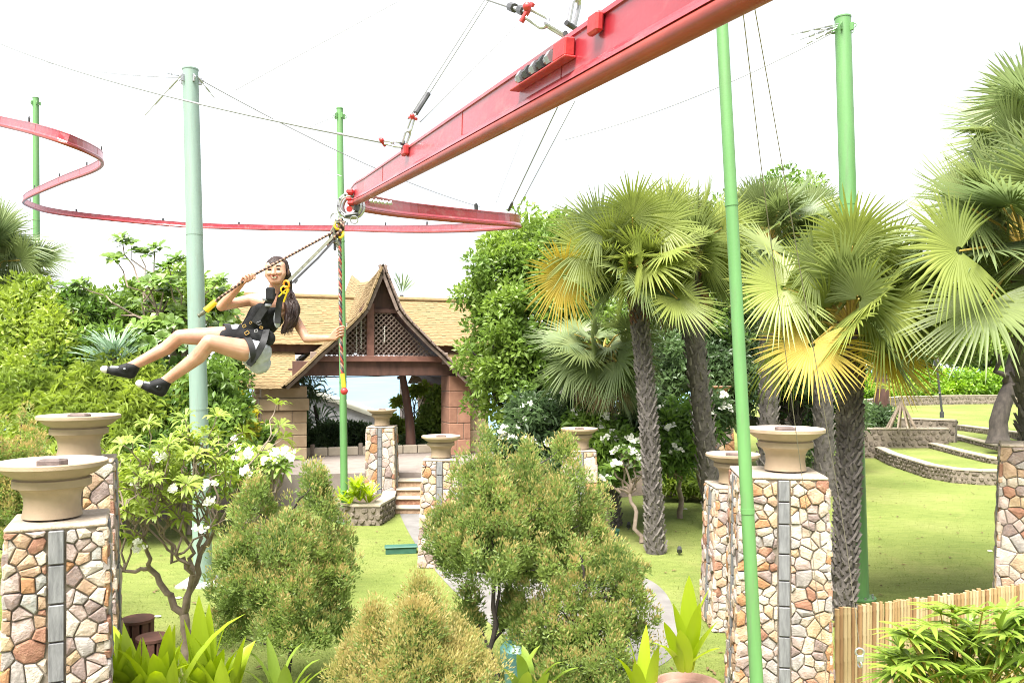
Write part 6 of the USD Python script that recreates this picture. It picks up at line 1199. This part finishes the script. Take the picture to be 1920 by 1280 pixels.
for s, mat in ((0, 'darksteel'), (2.1, 'rope'), (4.2, 'tube')): off = .0075; r2.part('strand', MB().tube(ctr + np.stack([off * np.cos(t * 75 + s), off * np.sin(t * 75 + s), 0 * t], 1), .0078, 6), M[mat], 40)
r2.part('yellow_whipping', MB().tube([P(642, 700, 6.065), P(645, 726, 6.065)], .016, 10), M['yellow'], 40); r2.part('stopper', MB().ball(P(645.5, 733, 6.065), .028, 2), M['redpart'], True)

# ------------------------------------------------------------------ foreground plants
def strap_leaf(b, d, L, W, droop, n=9, fold=.25):
    """a long broad leaf from b along d, arching over"""
    d = unit(d); t = np.linspace(0, 1, n); c = b + d * (t * L)[:, None] - np.array([0, 0, 1.0]) * (droop * L * t ** 2.4)[:, None] + unit(d * (1, 1, 0) + 1e-6) * (droop * .55 * L * t ** 2)[:, None]
    tg = unit(np.gradient(c, axis=0)); s = unit(np.cross(tg, [0, 0, 1.0]) + 1e-9); nr = np.cross(s, tg); w = W * np.clip(np.sin(np.pi * np.clip(t * .88 + .12, 0, 1)) ** .75, 0.02, 1); w[-1] = .004
    v = np.stack([c + s * w[:, None] / 2 + nr * w[:, None] * fold * .5, c, c - s * w[:, None] / 2 + nr * w[:, None] * fold * .5], 1).reshape(-1, 3)
    f = []
    for i in range(n - 1): a = i * 3; f += [[a, a + 1, a + 4], [a, a + 4, a + 3], [a + 1, a + 2, a + 5], [a + 1, a + 5, a + 4]]
    return v, np.array(f)
def lily(label, base, leaves, seed, mat='lily', name='spider_lily', cat='plant'):
    """leaves: (tip px, tip py, tip Y, width m, droop)"""
    rng = np.random.default_rng(seed); th = Thing(name, label, cat, base)
    for px, py, Y, W, dr in leaves:
        tip = P(px, py, Y); W *= 1.1; b = np.asarray(base, float) + np.array([rng.uniform(-.06, .06), rng.uniform(-.06, .06), .05]); v0 = tip - b; h0 = unit(v0 * (1, 1, 0) + 1e-6); L = np.linalg.norm(v0)
        for _ in range(8): d = v0 + (np.array([0, 0, 1.0]) - .55 * h0) * dr * L; L = np.linalg.norm(d)
        th.part('leaf', strap_leaf(b, d, L, W, dr), M[mat], 40)
    return th
def lbase(px, Y): q = P(px, 0, Y); q[2] = 0; return q
lily('broad yellow-green lily clump right beside the near left pillar', lbase(255, 6.6), [(203, 1200, 6.5, .20, .05), (238, 1225, 6.3, .2, .1), (282, 1205, 6.6, .17, .45), (215, 1255, 6.2, .18, .3), (262, 1262, 6.2, .2, .2), (300, 1250, 6.4, .16, .3), (205, 1270, 6.1, .15, .2), (225, 1185, 6.7, .16, .1), (268, 1225, 6.5, .17, .2), (308, 1225, 6.6, .16, .3), (245, 1195, 6.8, .15, .1), (290, 1262, 6.2, .17, .25)], 501)
lily('tall bright lily clump with the highest leaf, under the left conical shrub', lbase(385, 6.9), [(375, 1112, 6.9, .19, .03), (296, 1180, 6.7, .19, .08), (350, 1190, 6.8, .16, .1), (420, 1215, 6.8, .16, .25), (330, 1240, 6.6, .17, .35), (405, 1180, 7.1, .15, .1), (440, 1250, 6.7, .17, .3), (370, 1250, 6.5, .2, .2), (322, 1205, 6.9, .14, .2), (392, 1130, 7.0, .15, .05), (345, 1160, 6.9, .15, .05), (425, 1165, 7.0, .13, .15), (448, 1215, 6.8, .14, .25), (395, 1235, 6.6, .17, .2)], 502)
rgl = np.random.default_rng(77)
for lb, bx, Yb, x0, x1, y0 in (('dense lily clump between the near left pillar and the stools', 232, 6.5, 196, 275, 1175), ('dense lily clump in front of the reddish brown stools', 300, 6.5, 262, 345, 1165), ('dense lily clump at the bottom edge right of the tall bright lily', 420, 6.8, 360, 470, 1170)):
    lily(lb, lbase(bx, Yb), [(rgl.uniform(x0, x1), y0 + rgl.uniform(0, 80), Yb + rgl.uniform(-.25, .25), rgl.uniform(.13, .19), rgl.uniform(.03, .35)) for _ in range(15)], 520 + bx)
lily('low lily clump beneath the left conical shrub trunk', lbase(520, 7.2), [(470, 1215, 7.1, .14, .3), (500, 1190, 7.3, .14, .15), (560, 1210, 7.2, .14, .3), (600, 1235, 7.2, .14, .35), (535, 1245, 7.0, .15, .2), (620, 1250, 7.1, .12, .3), (455, 1255, 6.9, .14, .3), (585, 1260, 7.0, .13, .2)], 503, 'rhapis')
lily('low lily clump under the largest centre shrub', lbase(985, 7.6), [(940, 1215, 7.5, .13, .3), (970, 1225, 7.4, .13, .3), (1010, 1230, 7.5, .13, .3), (1055, 1240, 7.5, .13, .35), (935, 1250, 7.3, .13, .3), (1030, 1260, 7.2, .14, .2), (1085, 1250, 7.5, .12, .3), (990, 1258, 7.1, .14, .2)], 504, 'rhapis')
lily('upright bright lily clump in a pink pot left of the wide right pillar', P(1285, 1268, 7.5), [(1292, 1078, 7.4, .16, .02), (1332, 1100, 7.5, .14, .05), (1262, 1130, 7.4, .14, .05), (1245, 1165, 7.3, .14, .1), (1345, 1165, 7.3, .13, .1), (1312, 1130, 7.2, .13, .05), (1275, 1180, 7.2, .14, .1), (1222, 1205, 7.3, .12, .25), (1350, 1215, 7.3, .12, .2)], 505)
lily('lily leaves left of the pink pot under the sparse shrub', lbase(1205, 7.6), [(1175, 1190, 7.6, .12, .2), (1212, 1170, 7.7, .13, .1), (1150, 1230, 7.4, .12, .3), (1235, 1210, 7.4, .12, .2), (1190, 1240, 7.3, .13, .2)], 506)
pt = Thing('plant_pot', 'wide pinkish terracotta pot under the upright lily beside the green pole', 'pot', lbase(1290, 7.5))
pt.part('pot', MB().lathe([(0, 0), (.22, 0), (.28, .25), (.30, .46), (.33, .47), (.33, .52), (.29, .53), (.26, .48), (0, .45)], pt.loc, 28), pm('terracotta', (0.24, 0.135, 0.10), (0.31, 0.19, 0.15), 6, 0.85, 0.004), 40)
# lady palm at the lower right
rng = np.random.default_rng(510); th = Thing('lady_palm', 'clump of lady palms with finger-like leaves in front of the bamboo fence', 'plant', lbase(1800, 6.9))
hubs = []
for k in range(84):
    x, y = rng.uniform(1670, 1935), rng.uniform(1140, 1275); 
    if y < 1105 + abs(x - 1830) * .55 + rng.uniform(-12, 20): y = 1112 + abs(x - 1830) * .55 + rng.uniform(0, 40)
    hubs.append(P(x, min(y, 1300), 6.75 + rng.uniform(-.5, .25)))
for h in hubs:
    d0 = unit(h - (th.loc + np.array([rng.uniform(-.4, .4), .1, .35]))); axis = unit(d0 * (1, 1, .35) + rng.normal(size=3) * .25 + np.array([0, -.35, .05])); nrm = unit(np.array([0, -.25, 1.0]) + rng.normal(size=3) * .25); nrm = unit(nrm - axis * (nrm @ axis)); side = np.cross(axis, nrm); mb = MB(); nf = rng.integers(8, 12)
    for a in np.linspace(-1.9, 1.9, nf) + rng.normal(size=nf) * .06:
        d = axis * math.cos(a) + side * math.sin(a); v, f = strap_leaf(h, d + nrm * .15, .27 * rng.uniform(.8, 1.1), .042, .25, 6, .3); mb.add(v, f)
    lp = th.part('fan_leaf', mb, M['rhapis'], 40); th.part('leaf_stem', MB().tube([th.loc + np.array([rng.uniform(-.5, .5), rng.uniform(-.15, .2), .2]), (h + th.loc) / 2 + np.array([0, 0, .2]), h], .006, 5), M['petiole'], parent=lp)
# bamboo fence
A_, B_ = P(1566, 0, 8.15), P(1985, 0, 9.3); L_ = np.linalg.norm((B_ - A_)[:2]); th = Thing('bamboo_fence', 'tan bamboo cane fence at the lower right behind the lady palms', 'fence', A_ * (1, 1, 0)); rng = np.random.default_rng(511)
u = 0.0; zt = 1.04
while u < L_:
    w = rng.uniform(.036, .056); q = A_ + (B_ - A_) * (u + w / 2) / L_; q[2] = 0; t = np.linspace(0, 1, 6); hgt = zt + rng.uniform(-.02, .012); lean = rng.uniform(-.008, .008)
    pts = np.array([q + np.array([lean * x, rng.uniform(-.003, .003), hgt * x]) for x in t]); nod = []
    pp, rr = [], []
    for z in np.arange(0, hgt, .24): pp += [z, z + .012, z + .02]; rr += [w / 2 * .93, w / 2 * 1.08, w / 2 * .93]
    pp = np.array(pp) + rng.uniform(-.0, .0); ok = pp < hgt; pp = np.append(pp[ok], hgt); rr = np.append(np.array(rr)[ok], w / 2 * .93)
    th.part('bamboo_cane', MB().tube(np.stack([q[0] + lean * pp, np.full(len(pp), q[1]), pp], 1), rr, 7), M['bamboo'][rng.choice(4, p=[.4, .22, .23, .15])], 50); u += w * .97
dx = unit((B_ - A_) * (1, 1, 0)); nb = np.array([dx[1], -dx[0], 0])
for z in (.15, .86): th.part('rail', MB().tube([A_ * (1, 1, 0) - nb * .045 + (0, 0, z), B_ * (1, 1, 0) - nb * .045 + (0, 0, z)], .025, 8), M['bamboo'][1], 50)

# ------------------------------------------------------------------ small things in the garden
M['stool'] = pm('dark_reddish_wood', (0.045, 0.016, 0.012), (0.085, 0.03, 0.022), 6, 0.7, 0.003)
b = MB(); q = G(752, 1036); R_ = np.array([[.985, -.17, 0], [.17, .985, 0], [0, 0, 1]])
th = Thing('ground_box', 'long low dark green box lying on the lawn near the path', 'box', q); M['teal'] = pm('dark_green_paint', (0.018, 0.075, 0.052), (0.03, 0.105, 0.072), 6, 0.6)
b.box(q + (0, 0, .05), (.58, .2, .11), R_, .01); th.part('box', b, M['teal']); b = MB(); b.box(q + (0, 0, .125), (.62, .24, .035), R_, .016); th.part('lid', b, M['teal'])
th = Thing('teal_jar', 'round blue-green glazed jar half hidden under the centre shrub', 'jar', lbase(972, 8.2)); M['glaze'] = pm('teal_glaze', (0.045, 0.13, 0.12), (0.075, 0.17, 0.155), 8, 0.35)
qz = P(972, 1250, 8.2)[2]; th.part('jar', MB().lathe([(0, 0), (.12, 0), (.15, qz), (.19, qz + .1), (.19, qz + .2), (.13, qz + .27), (.14, qz + .3), (.11, qz + .3), (.1, qz + .25), (0, qz + .2)], th.loc, 24), M['glaze'], 40)
th = Thing('plant_pot', 'small dark blue-green pot on the lawn at the foot of the shorter palm', 'pot', G(1151, 1012)); th.part('pot', MB().lathe([(0, 0), (.085, 0), (.11, .18), (.12, .19), (.12, .22), (.1, .22), (.09, .19), (0, .18)], th.loc, 20), M['teal'], 40)
for k, (x, y, lb) in enumerate([(1273, 1040, 'small black spotlight on the lawn right of the tall middle palm'), (1178, 992, 'small black spotlight on the lawn left of the tall middle palm')]):
    q = G(x, y); th = Thing('garden_spotlight', lb, 'spotlight', q, None); b = MB(); b.tube([q, q + (0, 0, .06)], .012, 8); th.part('stake', b, M['darksteel']); b = MB(); b.tube([q + (.0, -.05, .08), q + (.02, .05, .13)], [.05, .038], 14); th.part('lamp_head', b, M['darksteel'], 40)
for k, (x, y, Y, r, lb) in enumerate([(258, 1158, 8.6, .17, 'taller round reddish brown slatted stool right of the near left pillar'), (286, 1192, 8.1, .16, 'lower reddish brown slatted stool partly behind the lily leaves')]):
    top = P(x, y, Y); th = Thing('garden_stool', lb, 'stool', top * (1, 1, 0)); th.part('top', MB().lathe([(0, top[2] - .03), (r, top[2] - .03), (r, top[2]), (0, top[2])], th.loc, 24), M['stool'], 40)
    for j in range(10): a = j * .628; q = th.loc + np.array([math.cos(a), math.sin(a), 0]) * r * .85; th.part('slat', MB().box(q + (0, 0, top[2] / 2 - .015), (.035, .07, top[2] - .03), np.array([[math.cos(a), -math.sin(a), 0], [math.sin(a), math.cos(a), 0], [0, 0, 1]]), .006), M['stool'])
    for z in (.3, .6): th.part('hoop', MB().torus(th.loc + (0, 0, top[2] * z), (0, 0, 1), r * .9, .012, 24, 6), M['darkwood'])
th = Thing('lamp_post', 'slender black lamp post on the upper lawn at right', 'lamp post', P(1766, 783, 40)); q = th.loc
th.part('post', MB().tube([q, q + (0, 0, .3), q + (0, 0, .32), P(1757, 690, 40)], [.10, .10, .055, .05], 10), M['darksteel'], 40); th.part('lantern', MB().lathe([(.06, 0), (.14, .12), (.16, .36), (.05, .48), (0, .5)], P(1757, 690, 40), 12), M['darksteel'], 40); th.part('collar', MB().lathe([(.05, 0), (.09, .03), (.05, .08)], P(1762, 738, 40), 12), M['darksteel'], 40)
th = Thing('white_lantern', 'white shade on a thin post in the flower bed left of the reddish pillar', 'lantern', G(1316, 900)); q = P(1318, 832, 24)
th.loc[:] = th.loc; pts = np.array([(-.16, 0, .28), (.0, 0, .28), (.17, 0, -.2), (-.16, 0, -.24)]); v = np.vstack([q + pts, q + pts + (0, .12, 0)]); th.part('shade', (v, np.array([[0, 1, 2, 3], [7, 6, 5, 4], [0, 4, 5, 1], [1, 5, 6, 2], [2, 6, 7, 3], [3, 7, 4, 0]])), M['petal']); th.part('post', MB().tube([q * (1, 1, 0), q + (0, .06, -.2)], .025, 7), M['twig'])
for k, (x, y) in enumerate([(1856, 1034), (1880, 1034), (335, 1122), (296, 1157), (1285, 955)]):
    lb = ['fallen white petal on the right lawn, left of a pair', 'fallen white petal on the right lawn, right of a pair', 'fallen white petal under the left frangipani, beyond the stools', 'fallen white petal beside the reddish brown stools', 'fallen pale petal on the lawn near the tall middle palm'][k]
    q = G(x, y); b = MB(); b.ball(q + (0, 0, .02), 1, 1, (.05, .035, .012)); single('fallen_petal', b, M['petal'], lb, 'petal')
rng = np.random.default_rng(530); n = 420; Yl = 9 + 17 * rng.uniform(0, 1, n) ** 1.3; xl = rng.uniform(-700, 980, n) * Yl / FPX; pl_ = np.stack([xl, Yl, np.full(n, .016)], 1); D = unit(rng.normal(size=(n, 3)) * (1, 1, .15)); S = unit(np.cross(D, [0, 0, 1.0])); N = np.cross(S, D)
M['litter'] = leafmat('fallen_leaf', (0.05, 0.032, 0.015), (0.11, 0.075, 0.03), (0.19, 0.15, 0.05), 0.1, 0.8)
single('fallen_leaves', leaf_faces(pl_, D, S, N, rng.uniform(.05, .12, n), rng.uniform(.025, .05, n), .3), M['litter'], 'scattered dry fallen leaves on the lawn', 'leaves', None, 'stuff')
# short grass standing up along the near lawn, denser near the camera
rng = np.random.default_rng(520); n = 26000; Yg = 8.8 + 16 * rng.uniform(0, 1, n) ** 1.6; xg = (rng.uniform(-900, 1000, n)) * Yg / FPX
pg = np.stack([xg, Yg, 0 * xg], 1); okp = ~shapely.contains_xy(Polygon(pl).buffer(.1), xg, Yg) & ~shapely.contains_xy(Polygon([p_[:2] for p_ in W1] + [(40, 26), (40, 60), (8, 60), (8, 33)]), xg, Yg) & ~shapely.contains_xy(Polygon(terr).buffer(.3), xg, Yg)
pg = pg[okp]; D = unit(rng.normal(size=(len(pg), 3)) * .5 + (0, 0, 1)); S, N = basis(D, rng)
M['blade'] = leafmat('grass_blades', (0.075, 0.10, 0.02), (0.115, 0.14, 0.026), (0.17, 0.18, 0.045), 0.3, 0.7)
single('grass', leaf_faces(pg, D, S, N, rng.uniform(.02, .045, len(pg)), .008), M['blade'], 'short mown grass of the garden lawn', 'grass', None, 'stuff')
